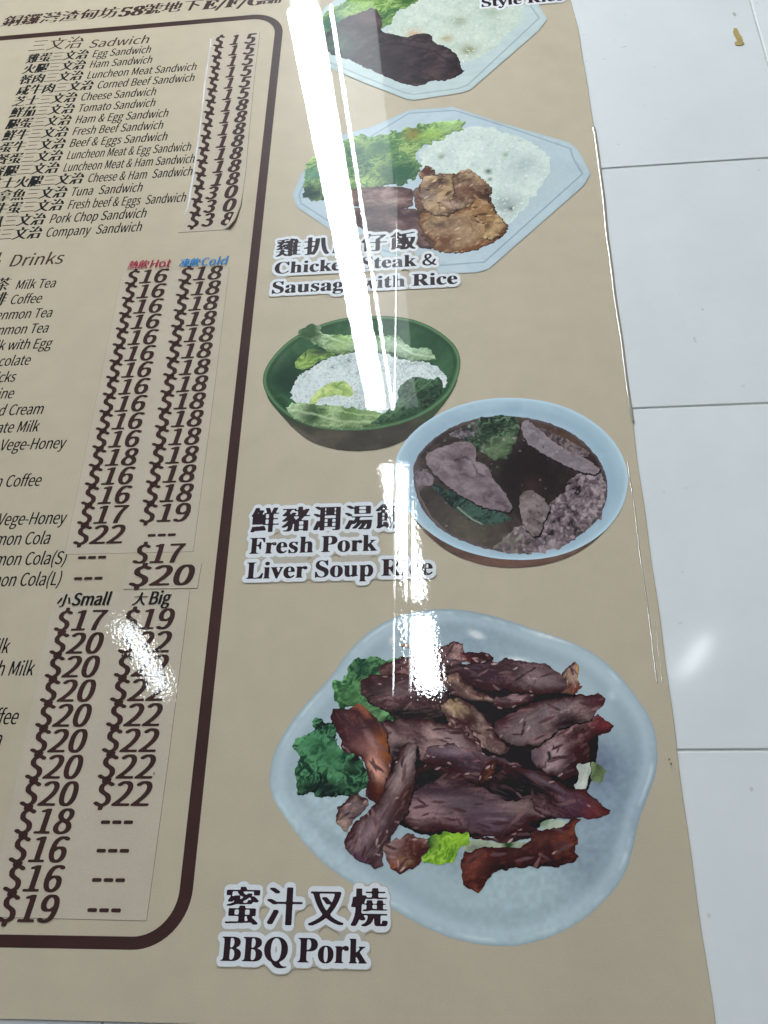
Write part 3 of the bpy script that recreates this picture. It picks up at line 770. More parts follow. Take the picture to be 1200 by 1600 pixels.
s(A2([(30,490),(80,450),(160,450),(250,510),(350,600),(380,680),(470,760),(440,792),(370,797),(290,745),(200,660),(130,620),(60,560)]), (64,44,48), (110,92,94), (146,126,118), -45, con=1.2, rim=(120,98,90),
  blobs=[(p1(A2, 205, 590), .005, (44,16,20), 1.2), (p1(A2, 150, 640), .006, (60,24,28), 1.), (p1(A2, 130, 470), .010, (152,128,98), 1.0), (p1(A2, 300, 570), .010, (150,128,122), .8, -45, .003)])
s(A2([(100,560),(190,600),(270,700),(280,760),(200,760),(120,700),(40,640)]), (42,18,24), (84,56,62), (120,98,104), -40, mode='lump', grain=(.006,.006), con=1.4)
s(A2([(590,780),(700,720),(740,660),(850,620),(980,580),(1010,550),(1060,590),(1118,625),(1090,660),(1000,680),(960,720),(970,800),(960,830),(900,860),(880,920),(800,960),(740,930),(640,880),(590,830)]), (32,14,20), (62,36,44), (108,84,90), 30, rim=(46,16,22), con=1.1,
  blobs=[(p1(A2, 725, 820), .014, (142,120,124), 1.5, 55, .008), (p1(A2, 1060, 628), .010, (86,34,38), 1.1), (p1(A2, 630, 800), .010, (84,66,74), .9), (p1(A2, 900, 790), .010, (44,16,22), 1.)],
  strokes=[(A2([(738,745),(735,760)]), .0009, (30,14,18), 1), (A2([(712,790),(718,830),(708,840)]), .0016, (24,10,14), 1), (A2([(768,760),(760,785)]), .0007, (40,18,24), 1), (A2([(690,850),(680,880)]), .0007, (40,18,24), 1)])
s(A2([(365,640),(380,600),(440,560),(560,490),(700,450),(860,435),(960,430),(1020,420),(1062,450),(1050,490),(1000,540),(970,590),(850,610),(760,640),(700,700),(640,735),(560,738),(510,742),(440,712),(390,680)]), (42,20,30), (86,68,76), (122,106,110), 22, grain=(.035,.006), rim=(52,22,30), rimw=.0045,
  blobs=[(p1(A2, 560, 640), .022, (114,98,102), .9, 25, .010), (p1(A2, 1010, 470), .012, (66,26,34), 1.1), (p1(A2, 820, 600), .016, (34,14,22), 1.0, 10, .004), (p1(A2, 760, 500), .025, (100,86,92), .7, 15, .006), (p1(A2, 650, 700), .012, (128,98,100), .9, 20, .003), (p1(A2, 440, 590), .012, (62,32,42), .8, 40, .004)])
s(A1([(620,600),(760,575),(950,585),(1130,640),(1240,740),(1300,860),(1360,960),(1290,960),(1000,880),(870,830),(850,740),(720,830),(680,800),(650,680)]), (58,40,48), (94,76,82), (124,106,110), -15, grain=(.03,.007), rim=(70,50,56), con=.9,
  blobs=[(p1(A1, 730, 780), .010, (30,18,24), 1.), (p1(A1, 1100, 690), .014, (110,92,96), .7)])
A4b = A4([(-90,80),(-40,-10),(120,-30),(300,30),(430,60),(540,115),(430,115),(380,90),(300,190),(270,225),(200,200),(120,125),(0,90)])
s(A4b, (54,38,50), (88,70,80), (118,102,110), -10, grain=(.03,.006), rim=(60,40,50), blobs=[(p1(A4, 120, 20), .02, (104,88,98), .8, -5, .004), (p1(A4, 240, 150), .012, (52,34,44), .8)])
s(A4([(-120,120),(0,100),(120,130),(200,205),(320,250),(300,300),(0,260),(-140,250)]), (8,6,10), (16,11,16), (34,24,34), 0)  # near-black patch between two slices
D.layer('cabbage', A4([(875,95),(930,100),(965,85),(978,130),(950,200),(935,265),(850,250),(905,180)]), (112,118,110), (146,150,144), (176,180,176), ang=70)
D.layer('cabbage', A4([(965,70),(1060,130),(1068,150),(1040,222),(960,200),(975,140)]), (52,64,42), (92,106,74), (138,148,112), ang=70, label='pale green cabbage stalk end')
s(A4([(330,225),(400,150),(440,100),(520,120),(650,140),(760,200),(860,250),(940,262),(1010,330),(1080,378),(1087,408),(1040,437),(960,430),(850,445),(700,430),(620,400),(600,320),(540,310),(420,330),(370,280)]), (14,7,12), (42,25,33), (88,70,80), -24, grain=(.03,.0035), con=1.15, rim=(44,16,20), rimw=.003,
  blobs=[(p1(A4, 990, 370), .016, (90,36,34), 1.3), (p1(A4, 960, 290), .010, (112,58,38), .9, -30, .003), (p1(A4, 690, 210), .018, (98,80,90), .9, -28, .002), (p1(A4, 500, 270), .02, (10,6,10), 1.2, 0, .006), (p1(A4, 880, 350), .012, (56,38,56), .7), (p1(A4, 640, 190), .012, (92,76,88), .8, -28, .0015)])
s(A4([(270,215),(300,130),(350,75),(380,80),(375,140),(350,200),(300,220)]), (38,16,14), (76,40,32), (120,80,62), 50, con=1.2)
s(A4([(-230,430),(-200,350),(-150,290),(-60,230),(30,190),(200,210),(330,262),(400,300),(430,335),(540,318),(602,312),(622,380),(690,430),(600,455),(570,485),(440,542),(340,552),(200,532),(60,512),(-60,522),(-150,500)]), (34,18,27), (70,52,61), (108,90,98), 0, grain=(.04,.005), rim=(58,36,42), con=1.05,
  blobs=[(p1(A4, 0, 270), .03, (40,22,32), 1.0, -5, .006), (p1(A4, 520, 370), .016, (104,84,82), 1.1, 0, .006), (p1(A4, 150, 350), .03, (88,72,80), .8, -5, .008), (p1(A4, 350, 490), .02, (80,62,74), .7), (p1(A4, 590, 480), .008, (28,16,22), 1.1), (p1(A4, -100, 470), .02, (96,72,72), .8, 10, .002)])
s(A4([(200,545),(330,560),(440,545),(570,485),(640,500),(600,560),(450,592),(280,575)]), (14,8,12), (30,18,24), (50,34,42), 10)  # not a slice: shade under the big lower slice, put in as dark colour
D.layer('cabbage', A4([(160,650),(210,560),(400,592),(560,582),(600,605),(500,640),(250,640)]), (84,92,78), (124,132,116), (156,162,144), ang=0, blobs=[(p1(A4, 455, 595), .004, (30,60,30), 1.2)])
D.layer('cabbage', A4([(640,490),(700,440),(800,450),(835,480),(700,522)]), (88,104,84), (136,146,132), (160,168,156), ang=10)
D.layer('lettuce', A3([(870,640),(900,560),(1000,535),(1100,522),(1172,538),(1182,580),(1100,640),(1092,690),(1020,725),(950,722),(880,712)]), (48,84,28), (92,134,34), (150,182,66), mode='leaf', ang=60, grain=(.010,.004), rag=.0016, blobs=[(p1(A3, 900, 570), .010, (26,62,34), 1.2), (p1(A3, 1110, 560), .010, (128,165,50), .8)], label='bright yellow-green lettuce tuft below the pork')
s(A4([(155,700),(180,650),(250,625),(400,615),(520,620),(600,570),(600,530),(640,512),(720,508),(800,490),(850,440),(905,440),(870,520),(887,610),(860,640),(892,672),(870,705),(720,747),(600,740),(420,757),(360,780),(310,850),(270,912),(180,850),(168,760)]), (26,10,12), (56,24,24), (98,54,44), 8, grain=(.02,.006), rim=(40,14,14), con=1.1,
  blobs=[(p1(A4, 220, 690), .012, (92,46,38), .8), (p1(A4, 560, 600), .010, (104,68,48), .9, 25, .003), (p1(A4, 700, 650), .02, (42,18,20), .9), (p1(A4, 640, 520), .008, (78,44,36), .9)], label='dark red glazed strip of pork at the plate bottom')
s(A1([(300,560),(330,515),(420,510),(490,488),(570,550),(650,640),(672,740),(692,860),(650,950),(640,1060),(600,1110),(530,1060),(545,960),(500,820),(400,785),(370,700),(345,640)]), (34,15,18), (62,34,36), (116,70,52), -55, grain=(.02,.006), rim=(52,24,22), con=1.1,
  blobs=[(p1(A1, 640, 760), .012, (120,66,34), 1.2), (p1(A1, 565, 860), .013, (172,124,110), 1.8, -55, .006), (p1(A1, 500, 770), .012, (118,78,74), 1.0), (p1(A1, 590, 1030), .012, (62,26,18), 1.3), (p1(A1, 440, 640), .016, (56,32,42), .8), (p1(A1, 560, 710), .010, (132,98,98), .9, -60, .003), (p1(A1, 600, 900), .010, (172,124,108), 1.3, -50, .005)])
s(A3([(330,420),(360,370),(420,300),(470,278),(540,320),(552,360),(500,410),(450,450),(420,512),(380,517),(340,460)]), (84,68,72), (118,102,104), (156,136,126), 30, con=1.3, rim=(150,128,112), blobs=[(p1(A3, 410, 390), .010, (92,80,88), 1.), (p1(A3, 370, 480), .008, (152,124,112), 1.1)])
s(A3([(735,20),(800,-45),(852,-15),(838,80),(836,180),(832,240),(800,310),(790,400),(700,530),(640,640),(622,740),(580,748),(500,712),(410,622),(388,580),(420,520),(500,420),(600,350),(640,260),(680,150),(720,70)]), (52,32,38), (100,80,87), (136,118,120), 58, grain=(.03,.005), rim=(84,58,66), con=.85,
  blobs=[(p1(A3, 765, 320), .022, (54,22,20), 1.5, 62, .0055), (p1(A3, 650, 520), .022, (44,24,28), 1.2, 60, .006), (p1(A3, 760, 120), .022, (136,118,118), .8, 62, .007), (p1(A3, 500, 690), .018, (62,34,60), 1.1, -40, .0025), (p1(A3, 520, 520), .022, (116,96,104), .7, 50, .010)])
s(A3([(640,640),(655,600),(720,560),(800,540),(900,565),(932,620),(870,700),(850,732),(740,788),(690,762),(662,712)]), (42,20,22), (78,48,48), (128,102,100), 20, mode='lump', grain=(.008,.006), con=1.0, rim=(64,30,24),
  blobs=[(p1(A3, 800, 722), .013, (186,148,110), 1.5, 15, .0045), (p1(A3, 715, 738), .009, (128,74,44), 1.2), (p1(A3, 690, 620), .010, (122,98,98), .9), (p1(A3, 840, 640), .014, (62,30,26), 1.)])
# ================= rice and greens in a green bowl
D = Dish(kfac((166, 158, 146)), 'photograph of white rice and greens in a deep green bowl')
Gz = zone(400, 480, .28333)
D.layer('bowl_picture', Gz([(45,440),(70,520),(140,600),(230,700),(330,765),(470,798),(600,803),(720,785),(820,745),(900,690),(985,610),(1070,500),(1120,400),(1100,330),(620,500),(80,400)]), (46,42,40), (62,58,54), (82,78,70), h=.0012, smooth=2, rag=0.0002, con=.7, ang=-5, grain=(.06,.01),
        blobs=[(p1(Gz, 120, 560), .03, (44,66,46), 1.2, -45, .008), (p1(Gz, 1030, 540), .03, (52,72,50), 1.1, 50, .010), (p1(Gz, 250, 700), .03, (86,82,76), .9, -35, .003)])
def bowl_fn(s, X, Z, sd, C, g1, g2, g3):
    e = -sd
    w = np.exp(-((e-.0018)/.0013)**2)[..., None]*.9; C = C*(1-w)+s.col((88, 122, 88))*w
    w = np.exp(-((e-.0052)/.0016)**2)[..., None]*.55; C = C*(1-w)+s.col((26, 54, 38))*w
    return C
D.layer('bowl_inside', Gz([(38,420),(50,350),(110,260),(210,170),(350,105),(470,70),(620,55),(790,60),(920,90),(1040,160),(1110,230),(1133,310),(1115,400),(1070,490),(980,570),(880,625),(760,665),(620,688),(460,690),(320,675),(200,625),(110,555),(55,480)]), (26,54,38), (38,74,50), (62,100,70), h=.001, smooth=2, rag=.0001, con=.9, grain=(.03,.02), fn=bowl_fn,
        blobs=[(p1(Gz, 130, 300), .02, (72,104,82), .7, 70, .008), (p1(Gz, 180, 400), .02, (22,44,36), .9), (p1(Gz, 1000, 180), .03, (34,66,46), .7)])
D.layer('rice', Gz([(180,500),(230,390),(330,330),(400,285),(520,255),(700,260),(850,310),(980,310),(1040,380),(1060,410),(1035,470),(900,520),(760,600),(600,610),(400,580),(250,560)]), (140,157,166), (186,199,207), (216,224,230), h=.0005, stamps=[(1500, .0013, .0006, [(196,208,215),(212,220,226),(176,192,202)], .25, None)], mode='grain', fine=.0009, rag=.0018, ragw=.003, con=.9,
        blobs=[(p1(Gz, 420, 340), .002, (90,98,104), .9), (p1(Gz, 516, 306), .0018, (84,90,96), .9), (p1(Gz, 850, 320), .018, (120,132,136), .7, 0, .003), (p1(Gz, 300, 480), .025, (182,196,206), .6)])
D.layer('cabbage', Gz([(230,140),(310,100),(360,115),(370,160),(520,162),(780,165),(830,210),(860,235),(970,240),(1000,300),(860,308),(740,262),(560,248),(480,272),(400,255),(340,215),(250,175)]), (62,92,64), (116,146,112), (170,192,170), mode='leaf', grain=(.02,.006), rag=.0016, relief=.5, smooth=0, strokes=[(Gz([(360,150),(440,190),(520,215),(640,240)]), .0011, (182,200,178), .6), (Gz([(760,200),(860,265),(985,285)]), .0012, (186,204,184), .7)],
        blobs=[(p1(Gz, 290, 140), .014, (48,76,48), 1.4), (p1(Gz, 480, 200), .014, (138,168,110), .9), (p1(Gz, 800, 230), .03, (150,176,158), .9, -10, .010), (p1(Gz, 940, 280), .014, (140,166,140), .8)])
D.layer('cabbage', Gz([(210,320),(240,280),(300,235),(400,250),(450,272),(335,310),(310,342),(240,357)]), (52,84,42), (92,126,62), (140,168,96), mode='leaf', grain=(.012,.006), blobs=[(p1(Gz, 350, 255), .014, (52,72,52), 1.1, -5, .004)])
D.layer('cabbage', Gz([(290,545),(310,500),(350,460),(400,425),(480,412),(530,440),(545,490),(500,505),(470,490),(360,505),(320,555)]), (112,140,84), (150,176,108), (186,200,140), mode='leaf', grain=(.014,.005), label='yellow-green cabbage leaf lying on the rice')
D.layer('cabbage', Gz([(170,560),(200,535),(280,540),(400,552),(600,570),(760,600),(800,615),(640,672),(480,682),(330,665),(220,622)]), (58,88,54), (112,140,100), (158,180,142), mode='leaf', grain=(.025,.007), rag=.0018, relief=.5, smooth=0, strokes=[(Gz([(190,570),(330,600),(480,640),(640,640)]), .0014, (172,192,158), .6), (Gz([(420,570),(560,600),(740,612)]), .001, (160,182,136), .6)],
        blobs=[(p1(Gz, 305, 590), .012, (40,66,40), 1.5), (p1(Gz, 200, 580), .014, (140,164,134), 1.0), (p1(Gz, 520, 600), .014, (72,100,58), .9), (p1(Gz, 640, 590), .02, (96,126,82), .7)])
D.layer('leaf_vegetable', Gz([(620,650),(700,600),(780,540),(790,450),(830,420),(870,392),(910,392),(960,412),(1010,388),(1036,432),(1012,520),(900,582),(790,620),(700,655)]), (14,32,25), (34,64,45), (66,98,72), mode='leaf', grain=(.016,.006), ang=35, rag=.0012, con=1.1, label='dark green leaf at the right of the rice', relief=.6, strokes=[(Gz([(700,640),(820,540),(900,470),(960,420)]), .0007, (86,116,88), .8), (Gz([(820,540),(800,470)]), .0004, (70,98,72), .7), (Gz([(880,490),(860,420)]), .0004, (70,98,72), .7), (Gz([(850,520),(940,520)]), .0004, (70,98,72), .7), (Gz([(905,465),(990,470)]), .0004, (70,98,72), .7)])
# ================= pork liver soup
D = Dish(kfac((160, 150, 135)), 'photograph of pork liver soup in a pale blue bowl')
Sz = zone(600, 610, .33333)
D.layer('bowl_picture', Sz([(70,500),(160,640),(260,735),(330,778),(400,805),(480,828),(600,840),(740,827),(860,792),(960,735),(1060,640),(1120,540),(600,500)]), (52,36,32), (86,66,60), (112,92,86), h=.0014, smooth=2, rag=.0001, con=.6, blobs=[(p1(Sz, 560, 805), .05, (96,70,62), .9, 0, .006)])
def soup_fn(s, X, Z, sd, C, g1, g2, g3):
    e = -sd
    w = np.exp(-(e/.0025)**2)[..., None]*.75; C = C*(1-w)+s.col((168, 190, 206))*w
    w = np.exp(-((e-.014)/.006)**2)[..., None]*.35; C = C*(1-w)+s.col((112, 136, 158))*w
    return C
D.layer('bowl_rim', Sz([(48,360),(70,290),(130,205),(230,130),(350,75),(500,42),(650,42),(780,62),(900,105),(1010,175),(1090,260),(1135,360),(1145,440),(1120,550),(1060,640),(980,710),(860,770),(720,800),(560,800),(420,775),(280,720),(160,630),(90,540),(55,450)]), (128,148,166), (144,165,182), (158,178,193), h=.0012, smooth=2, rag=.0001, con=.5, grain=(.05,.04), fn=soup_fn)
D.layer('broth', Sz([(135,400),(145,330),(200,260),(290,190),(400,145),(520,125),(650,130),(800,165),(920,230),(1010,330),(1050,430),(1040,540),(990,630),(900,700),(800,750),(680,770),(560,768),(420,735),(300,685),(200,600),(150,500)]), (22,15,16), (44,34,33), (80,68,64), h=.0009, smooth=2, rag=.0005, rim=(84,74,80), rimw=.002, mode='lump', grain=(.012,.012), con=.8,
        blobs=[(p1(Sz, 680, 400), .04, (26,18,20), 1.3), (p1(Sz, 240, 570), .03, (58,50,50), .8), (p1(Sz, 380, 690), .03, (80,74,66), .8), (p1(Sz, 830, 220), .03, (76,56,46), 1.0, -30, .008), (p1(Sz, 700, 460), .010, (58,38,36), .5), (p1(Sz, 160, 420), .010, (84,74,80), 1.)],
        stamps=[(60, .0009, .0008, [(110,98,104),(88,76,80)], .3, None)], strokes=[(Sz([(150,400),(165,500),(220,600),(310,685),(430,735),(540,760)]), .0007, (120,106,100), .8)])
D.layer('leaf_vegetable', Sz([(330,230),(350,190),(430,140),(560,122),(640,138),(625,230),(590,320),(520,345),(460,300),(380,245)]), (16,26,22), (38,56,42), (86,106,82), mode='leaf', grain=(.012,.006), rag=.0016, con=1.1, relief=.7, stamps=[(16, .0016, .0012, [(104,108,96),(120,116,112)], .3, None)], blobs=[(p1(Sz, 540, 290), .012, (88,104,78), 1.0), (p1(Sz, 380, 190), .014, (24,22,26), 1.)])
D.layer('leaf_vegetable', Sz([(200,430),(300,470),(400,520),(560,585),(610,612),(480,645),(380,605),(300,535)]), (16,26,26), (30,46,42), (56,78,70), mode='leaf', grain=(.012,.006), strokes=[(Sz([(345,555),(400,600),(470,642)]), .0008, (130,140,130), .9)])
D.layer('minced_pork', Sz([(560,700),(640,640),(700,600),(770,530),(830,500),(860,440),(900,390),(1020,385),(1052,440),(1040,540),(990,630),(900,700),(800,750),(680,770),(560,768),(480,745)]), (34,24,30), (96,84,91), (146,132,138), mode='grain', fine=.0019, rag=.003, ragw=.006, con=1.2, h=.0006, stamps=[(330, .0021, .0014, [(112,98,104),(98,84,90),(130,116,122),(88,72,78)], .5, None)], blobs=[(p1(Sz, 560, 720), .02, (104,100,90), .8)])
D.layer('minced_pork', Sz([(150,380),(215,375),(230,440),(170,480),(150,440)]), (44,34,40), (88,76,84), (118,106,114), mode='grain', fine=.0016, rag=.002, h=.0007)
D.layer('minced_pork', Sz([(300,230),(330,190),(400,200),(450,150),(440,200),(380,240)]), (24,18,22), (70,62,70), (112,102,110), mode='grain', fine=.0016, rag=.003, h=.0007, con=1.2)
LV = dict(stamps=[(26, .0016, .0011, [(128,114,120),(84,68,74)], .4, None)], ang=-30, grain=(.025,.010), fine=.0011, rag=.0010, relief=.4, halo=.0016, gloss=.25)
D.layer('liver_slice', Sz([(190,310),(260,275),(350,245),(400,243),(440,290),(420,340),(480,350),(520,430),(592,520),(600,580),(540,570),(480,562),(380,510),(290,450),(210,372)]), (72,58,64), (100,87,93), (128,114,120), rim=(116,102,108), con=1.1, strokes=[(Sz([(205,375),(290,452),(380,515),(480,565)]), .0009, (134,120,124), .7), (Sz([(335,335),(380,318),(410,335)]), .0014, (52,38,44), .9), (Sz([(415,345),(440,395),(480,420)]), .001, (60,46,52), .8)], **LV)
D.layer('liver_slice', Sz([(640,150),(680,145),(740,200),(830,275),(900,300),(1010,365),(1000,400),(930,395),(850,355),(740,305),(670,255),(642,200)]), (74,64,72), (108,98,106), (132,122,130), rim=(124,112,118), **LV)
D.layer('liver_slice', Sz([(720,175),(800,200),(900,265),(960,290),(975,325),(900,305),(830,270),(745,205)]), (46,36,38), (76,64,66), (112,100,104), con=1.3, mode='grain', fine=.0015, rag=.0015)
D.layer('liver_slice', Sz([(632,520),(640,490),(680,472),(740,500),(785,560),(745,620),(735,690),(680,685),(640,610)]), (70,56,60), (102,90,92), (126,114,118), **LV)
# ================= chicken steak and sausages
D = Dish(kfac((174, 166, 156)), 'photograph of chicken steak, sausages and rice on an octagonal plate')
Kz, K5 = zone(440, 150, .41667), zone(560, 200, .25)
octo = Kz([(42,375),(75,300),(200,160),(350,118),(480,60),(640,48),(830,110),(1080,182),(1115,215),(1158,300),(1130,345),(775,657),(735,668),(590,675),(330,600),(160,492),(60,425)])
innr = Kz([(68,378),(92,320),(350,150),(480,72),(650,62),(850,125),(1082,205),(1092,240),(1127,300),(760,630),(600,642),(340,575),(160,465),(75,410),(68,378)])
D.layer('plate_picture', octo, (158,176,196), (170,189,211), (182,200,218), h=.0011, smooth=0, rag=.0001, con=.6, grain=(.05,.03), strokes=[(innr, .0008, (112,134,164), .85)], edge_dark=.12,
        blobs=[(p1(Kz, 850, 300), .06, (168,188,198), .9)])
D.layer('rice', Kz([(500,240),(560,185),(640,130),(760,120),(860,150),(960,190),(1010,260),(1000,320),(930,400),(860,490),(780,500),(620,400)]), (170,186,192), (190,205,212), (208,220,227), h=.0008, stamps=[(500, .0016, .0007, [(196,210,216),(206,218,224)], .10, None)], mode='grain', fine=.0014, rag=.003, ragw=.008, con=.55,
        blobs=[(p1(Kz, 775, 290), .004, (96,112,104), 1.0), (p1(Kz, 600, 235), .004, (128,142,128), .8), (p1(Kz, 780, 320), .003, (104,120,100), .9), (p1(Kz, 840, 415), .014, (122,138,146), .8), (p1(Kz, 840, 228), .003, (120,150,110), .9), (p1(Kz, 860, 430), .003, (74,80,84), .8), (p1(Kz, 900, 270), .02, (154,172,184), .7)])
D.layer('lettuce', Kz([(75,375),(90,300),(105,240),(130,225),(150,260),(230,180),(270,150),(370,158),(430,140),(520,115),(600,100),(680,95),(690,120),(640,150),(560,190),(500,215),(525,285),(470,340),(370,350),(330,385),(150,405)]), (46,84,70), (96,134,92), (156,184,118), mode='leaf', ang=15, grain=(.016,.007), rag=.0042, ragw=.007, relief=.5, smooth=0, con=1.0,
        blobs=[(p1(Kz, 440, 300), .022, (42,88,66), 1.4), (p1(Kz, 560, 150), .022, (142,176,92), 1.0, 15, .008), (p1(Kz, 490, 150), .010, (128,120,66), .9), (p1(Kz, 110, 370), .014, (36,62,62), 1.4), (p1(Kz, 120, 300), .012, (92,134,118), 1.0), (p1(Kz, 380, 200), .016, (56,104,70), 1.0), (p1(Kz, 640, 130), .018, (150,182,130), .8), (p1(Kz, 280, 230), .02, (48,92,80), 1.0)])
SG = dict(ang=0, grain=(.012, .006), edge_dark=.4, rimw=.003, rag=.0008, fib=.4, relief=.4, body=.5, con=1.0, h=.0006)
D.layer('sausage', K5([(-70,520),(60,500),(200,508),(380,518),(560,560),(530,700),(475,772),(380,765),(300,700),(180,690),(40,650),(-60,600)]), (48,32,38), (86,64,70), (122,98,102), blobs=[(p1(K5, 240, 590), .012, (120,96,104), .8, -40, .003), (p1(K5, 430, 620), .02, (98,76,78), .7), (p1(K5, 330, 560), .02, (56,38,46), .8, 5, .004)], **SG)
D.layer('sausage', K5([(-80,400),(20,385),(140,378),(330,382),(348,440),(338,515),(200,514),(40,506),(-60,500)]), (68,46,50), (106,80,84), (150,124,126), blobs=[(p1(K5, 210, 470), .010, (152,134,130), .9, 0, .003), (p1(K5, 120, 490), .02, (136,112,118), .6, 0, .002)], **SG)
D.layer('sausage', K5([(336,388),(420,376),(520,400),(522,540),(420,545),(358,530),(350,450)]), (60,40,42), (100,76,78), (140,118,118), blobs=[(p1(K5, 420, 440), .010, (124,106,112), .9)], **SG)
CH = dict(stamps=[(26, .0026, .0007, [(190,166,142),(170,144,118)], .1, 20), (14, .0050, .0016, [(84,58,42),(138,112,84),(150,124,98)], 0, 15)], mode='lump', grain=(.016, .010), rag=.0018, con=1.2, relief=.5, smooth=0, halo=.0012, halo_c=(44,28,22), gloss=.14, body=.4, big=.9)
D.layer('chicken_piece', K5([(360,420),(400,330),(600,300),(800,380),(830,470),(880,600),(840,700),(600,780),(470,760),(400,690),(370,560)]), (36,22,20), (70,46,38), (120,88,66), **CH)
D.layer('chicken_piece', K5([(372,292),(430,246),(465,268),(482,300),(560,298),(600,308),(620,284),(690,272),(740,300),(800,352),(836,380),(822,430),(805,472),(720,468),(690,505),(600,532),(480,532),(400,520),(390,400),(400,335)]), (52,33,29), (106,83,72), (176,152,132), edge_dark=.2,
        blobs=[(p1(K5, 560, 350), .012, (150,126,98), 1.1, 60, .006), (p1(K5, 430, 280), .008, (74,42,36), 1.3), (p1(K5, 790, 420), .012, (62,36,30), 1.3), (p1(K5, 680, 400), .014, (98,66,54), .9), (p1(K5, 575, 480), .012, (172,146,142), 1.1, -45, .004), (p1(K5, 420, 430), .014, (122,108,112), 1.), (p1(K5, 780, 340), .010, (148,116,84), .9, -40, .003), (p1(K5, 520, 500), .010, (88,58,54), .9)],
        strokes=[(K5([(590,330),(600,420),(580,450)]), .0012, (70,44,38), .7), (K5([(400,345),(440,350),(480,330)]), .0008, (84,58,46), .7)], **CH)
D.layer('chicken_piece', K5([(375,600),(400,545),(500,545),(600,540),(690,508),(720,470),(760,462),(810,482),(852,530),(866,570),(890,575),(926,612),(920,660),(860,710),(740,772),(640,792),(540,786),(465,770),(480,720),(420,680)]), (58,38,30), (118,92,72), (186,160,130), edge_dark=.2, rim=(112,72,44), rimw=.004,
        blobs=[(p1(K5, 560, 620), .020, (60,42,38), 1.4, -5, .005), (p1(K5, 560, 565), .024, (142,120,92), 1.0, 3, .004), (p1(K5, 760, 540), .014, (130,96,66), 1.0), (p1(K5, 820, 640), .020, (160,132,100), 1.0, 35, .006), (p1(K5, 730, 750), .030, (110,68,40), 1.5, 22, .0055), (p1(K5, 480, 780), .010, (28,20,24), 1.5, 0, .003), (p1(K5, 620, 670), .022, (150,124,106), .9), (p1(K5, 550, 720), .012, (98,64,48), 1.1)],
        strokes=[(K5([(400,560),(520,548),(640,540),(700,510)]), .001, (84,56,46), .7), (K5([(690,600),(720,640),(700,680)]), .0008, (92,66,54), .6)], **CH)
D.layer('chicken_piece', K5([(395,330),(430,310),(520,318),(585,345),(600,420),(570,470),(610,520),(560,560),(470,560),(410,520),(385,440)]), (60,40,34), (116,90,72), (180,154,128), edge_dark=.15, blobs=[(p1(K5, 560, 400), .012, (158,134,104), 1.2, 70, .005), (p1(K5, 570, 490), .010, (176,150,142), 1.1, -40, .004), (p1(K5, 430, 430), .012, (120,104,104), 1.0)], **CH)
D.layer('chicken_piece', K5([(700,500),(735,455),(790,462),(830,495),(855,540),(900,580),(926,615),(918,665),(850,705),(780,700),(800,640),(770,590),(720,560)]), (62,40,28), (126,98,70), (188,160,126), edge_dark=.15, blobs=[(p1(K5, 770, 520), .014, (136,102,70), 1.2), (p1(K5, 850, 640), .018, (170,142,110), 1.2, 40, .005), (p1(K5, 890, 690), .014, (104,62,38), 1.4, 45, .004)], **CH)
# ================= dark meat with rice, cut by the top of the picture
D = Dish(kfac((184, 176, 166)), 'photograph of dark braised meat with rice on the topmost octagonal plate')
Tz = zone(460, 0, .36667)
D.layer('plate_picture', Tz([(90,120),(130,40),(300,-80),(560,-180),(800,-160),(1020,-60),(1045,40),(1078,88),(1040,140),(750,392),(718,403),(510,436),(475,430),(300,362),(120,285),(70,200)]), (170,190,206), (182,201,216), (194,210,222), h=.0012, smooth=0, rag=.0001, con=.6, edge_dark=.12,
        strokes=[(Tz([(1000,-20),(1008,38),(1043,86),(738,372),(700,386),(508,412),(470,404),(300,338),(140,270)]), .0009, (122,146,170), .8)])
D.layer('rice', Tz([(380,150),(400,110),(470,40),(560,-60),(760,-110),(960,-70),(985,60),(940,140),(820,240),(720,285),(600,210)]), (168,185,184), (190,206,208), (206,218,220), h=.0008, stamps=[(500, .0016, .0007, [(196,210,216),(206,218,224)], .10, None)], mode='grain', fine=.0014, rag=.003, ragw=.008, con=.6,
        blobs=[(p1(Tz, 700, 100), .010, (132,150,130), .8), (p1(Tz, 740, 220), .010, (140,142,116), .9), (p1(Tz, 510, 155), .010, (190,166,140), 1.), (p1(Tz, 650, 175), .008, (172,158,130), .8), (p1(Tz, 840, 60), .014, (150,168,160), .7)])
D.layer('lettuce', Tz([(100,110),(150,50),(250,-10),(400,-60),(560,-60),(540,0),(500,30),(440,55),(400,115),(370,140),(300,130),(130,190)]), (54,96,54), (98,142,78), (158,188,120), mode='leaf', ang=20, grain=(.016,.007), rag=.004, ragw=.007, relief=.5, smooth=0, blobs=[(p1(Tz, 170, 110), .02, (44,98,80), 1.4), (p1(Tz, 480, 10), .012, (52,96,36), 1.1), (p1(Tz, 300, 20), .02, (128,170,70), .8)])
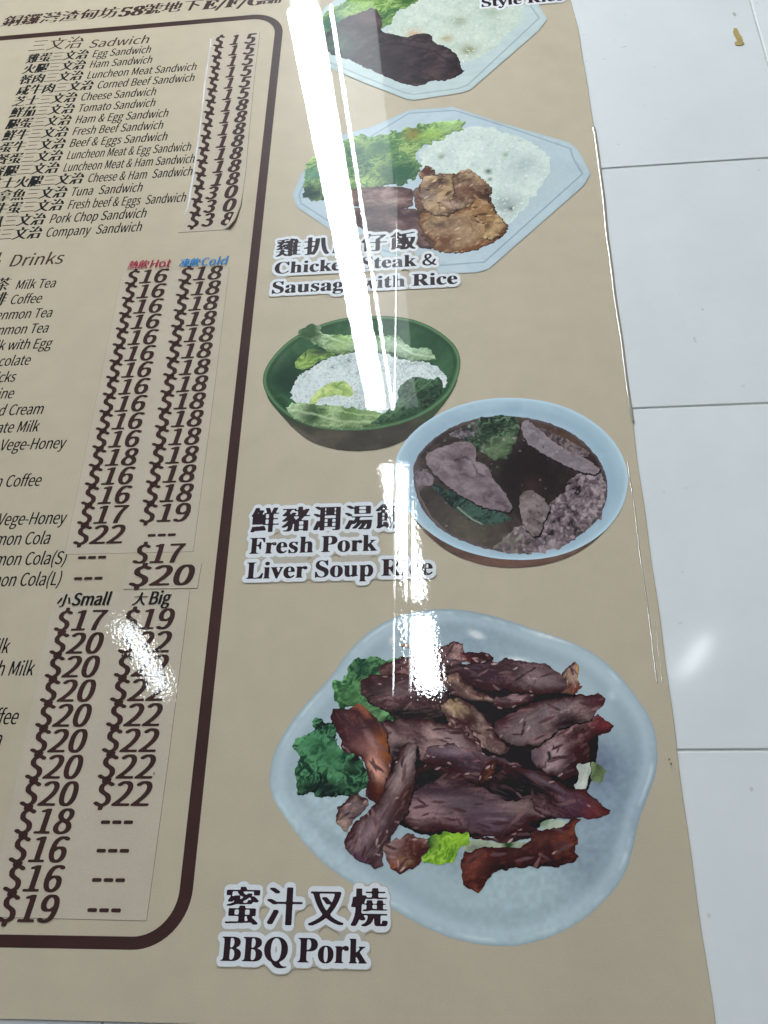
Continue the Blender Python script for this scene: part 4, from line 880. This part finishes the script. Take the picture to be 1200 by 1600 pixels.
D.layer('braised_meat', Tz([(120,170),(200,90),(290,60),(340,38),(370,80),(378,120),(360,142),(460,165),(490,168),(530,150),(588,155),(590,192),(650,208),(700,250),(708,298),(730,315),(650,357),(590,350),(550,376),(480,374),(400,340),(340,312),(290,292),(230,260),(140,240)]), (26,18,28), (46,35,44), (78,63,72), mode='lump', grain=(.012,.008), rag=.0013, con=1.0, edge_dark=.3,
        blobs=[(p1(Tz, 310, 80), .014, (82,62,68), 1.2), (p1(Tz, 480, 210), .03, (64,50,60), .8, -5, .004), (p1(Tz, 180, 200), .02, (72,96,88), 1.0), (p1(Tz, 600, 320), .012, (84,66,70), .7), (p1(Tz, 420, 280), .03, (40,30,42), .8)],
        strokes=[(Tz([(300,200),(450,195),(600,230),(690,290)]), .0012, (24,16,24), .7), (Tz([(330,260),(470,280),(590,340)]), .0012, (26,17,26), .6), (Tz([(480,180),(560,190),(600,180)]), .001, (20,14,22), .8)])

# ------------------------------------------------------------------ dish titles: letters on a white outline
def title(lines, pad, label):
    """lines: (string, style, x0, x1, z, H, bx, by)"""
    laid = [layout(s_, st, x0, x1, z, H, bx, by, 0, tr) for s_, st, x0, x1, z, H, bx, by, tr in lines]
    A = np.concatenate([e[0] for l in laid for e in l[2]]); B = np.concatenate([e[1] for l in laid for e in l[2]])
    h = .00055; lo = A.min(0)-.008; hi = A.max(0)+.008
    nx, ny = [int(v) for v in np.ceil((hi-lo)/h)]
    f = raster(A, B, lo[0], lo[1], nx, ny, h, 2)
    g = blur(dilate(f, pad/h*1.0, pad/h*1.0), 2)
    V, S = field_mesh(g, lo[0], lo[1], h)
    c = V.mean(0); P = np.zeros((len(V), 3)); P[:, 0] = V[:, 0]; P[:, 2] = V[:, 1]; P[:, 1] = depth()
    root = on_poster(obj('dish_title', mesh_np('dish_title', P, np.arange(len(V)), S, M_WHITE), poster, label=label))
    g2 = blur(dilate(f, (pad+.0028)/h, (pad+.0028)/h), 2)
    g2 = 1-dilate(1-g2, .0022/h, .0022/h)
    V, S = field_mesh(g2, lo[0], lo[1], h)
    P = np.zeros((len(V), 3)); P[:, 0] = V[:, 0]; P[:, 2] = V[:, 1]; P[:, 1] = root.data.vertices[0].co.y+.00001
    obj('soft_outline', mesh_np('soft_outline', P, np.arange(len(V)), S, M_GLOW), root)
    yy = depth()
    for V, S, E in laid:
        P = np.zeros((len(V), 3)); P[:, 0] = V[:, 0]; P[:, 2] = V[:, 1]; P[:, 1] = yy
        obj('lettering', mesh_np('lettering', P, np.arange(len(V)), S, M_TITLE), root)
PAD = .0036
title([('蜜汁叉燒', 'sans', -.3290, -.2125, -.1205, .0240, .066, 0, .20), ('BBQ Pork', 'serif', -.3294, -.2266, -.1430, .0152, .034, .010, 0)], PAD, 'title lettering naming the barbecued pork below its plate')
title([('鮮豬潤湯飯', 'sans', -.3365, -.2022, .1860, .0232, .066, 0, .12), ('Fresh Pork', 'serif', -.3359, -.2252, .1660, .0151, .034, .010, 0), ('Liver Soup Rice', 'serif', -.3366, -.1782, .1430, .0151, .034, .010, 0)], PAD, 'title lettering naming the pork liver soup left of its bowl')
title([('雞扒腸仔飯', 'sans', -.3370, -.1915, .5005, .0235, .066, 0, .15), ('Chicken Steak &', 'serif', -.3365, -.1709, .4780, .0153, .034, .010, 0), ('Sausage with Rice', 'serif', -.3372, -.1503, .4522, .0153, .034, .010, 0)], PAD, 'title lettering naming the chicken steak and sausages')
title([('Style Rice', 'serif', -.111, -.013, .8800, .0160, .034, .010, 0)], PAD, 'title lettering cut by the top of the picture')

# ------------------------------------------------------------------ marks on the wall and the poster
def spot(name, c, rx, rz, rot, mat, parent, y, seed):
    n = 26; V = [(0, 0, 0)]
    for k in range(n):
        a = 2*math.pi*k/n; r = .75+.6*vnoise(np.array([k*.7]), np.array([seed*3.1]))[0]
        x, z = rx*r*math.cos(a), rz*r*math.sin(a)
        V.append((x*math.cos(rot)-z*math.sin(rot), 0, x*math.sin(rot)+z*math.cos(rot)))
    L = []
    for k in range(n): L += [0, 1+k, 1+(k+1) % n]
    return obj(name, mesh_np(name, V, L, [3]*n, mat), parent, (c[0], y, c[1]))
q = wall_xz(1152, 56); spot('stain', q, .0035, .0120, .12, M_STAIN, wall, -.0006, 1)
q = wall_xz(1155, 68); spot('stain', q, .0050, .0035, .1, M_STAIN, wall, -.00065, 4)
M_SMUDGE = plain('grey_smudge', (.50, .49, .45), .6, vary=.3, scale=300)
for px, py, a, b in ((1147, 22, .0015, .003), (975, 74, .004, .0006), (905, 148, .001, .001), (978, 1180, .001, .001)):
    if px > 940: spot('smudge', wall_xz(px, py), a, b, .1, M_SMUDGE, wall, -.0006, px)
for px, py in ((1044, 1188), (1047, 1195), (243, 1210), (430, 852)):
    on_poster(spot('speck', wall_xz(px, py), .0008, .0006, px, M_DIRT, poster, SURF-.0016, px))

# ------------------------------------------------------------------ ceiling tube lamps (seen only as reflections in the film)
def glow(name, col, st):
    mt = bpy.data.materials.new(name); mt.use_nodes = True; N = mt.node_tree.nodes
    e = N.new('ShaderNodeEmission'); e.inputs[0].default_value = (*col, 1); e.inputs[1].default_value = st
    mt.node_tree.links.new(e.outputs[0], N['Material Output'].inputs[0]); return mt
M_TUBE = glow('lit_tube', (.88, .96, 1.0), LAMP); M_PANEL = glow('lit_diffuser', (.88, .96, 1.0), 1.8); M_FAINT = glow('faint_tube', (.88, .96, 1.0), LAMP*.2); M_DIM = glow('dim_tube', (.88, .96, 1.0), LAMP*.34)
KL = 1.3; CZ = -.1251+1.3*KL
def far(x, y): return CAM[0]+(x-CAM[0])*KL, (y-CAM[1])*KL+CAM[1]
def lamp(xc, y0, y1, w, label, wide=True, mat=None, rot=0):
    (xc, y0), (_, y1), w = far(xc, y0), far(xc, y1), w*KL
    r = empty('tube_lamp', (xc, -(y0+y1)/2, CZ), label, 'ceiling lamp', group='tube lamps on the ceiling')
    r.rotation_euler.z = math.radians(rot)
    L = (y1-y0)/2
    obj('tube', box_mesh('tube', -w/2, w/2, -L, L, -.0, .02, mat or M_TUBE, .004), r)
    if wide:
        obj('housing', box_mesh('housing', -w/2+.006, w/2-.006, -L-.02, L+.02, .0205, .07, M_FIXT, .004), r)
        obj('diffuser', box_mesh('diffuser', w/2+.031, w/2+.112, -L, L, .004, .02, M_PANEL, .002), r)  # housing panel; the tube light on it is put in as its own glow
        obj('trim_tube', box_mesh('trim_tube', w/2+.021, w/2+.0265, -L, L, -.002, .016, mat or M_TUBE, .001), r)
    return r
lamp(-.379, .178, 1.311, .052, 'tube lamp on the ceiling nearest the menu wall, mirrored as the long white streak')
lamp(-.362, 1.652, 2.780, .068, 'second tube lamp out from the menu wall, mirrored beside the soup bowl', wide=False)
lamp(-.375, 3.075, 4.350, .130, 'third tube lamp out from the menu wall, mirrored on the pork plate', wide=False)
lamp(-1.88, 3.08, 4.30, .075, 'tube lamp far left, mirrored on the lower price sticker', wide=False, mat=M_DIM, rot=-10)
lamp(1.020, 3.480, 4.100, .060, 'tube lamp far right, mirrored on the white tile', wide=False, mat=M_FAINT)
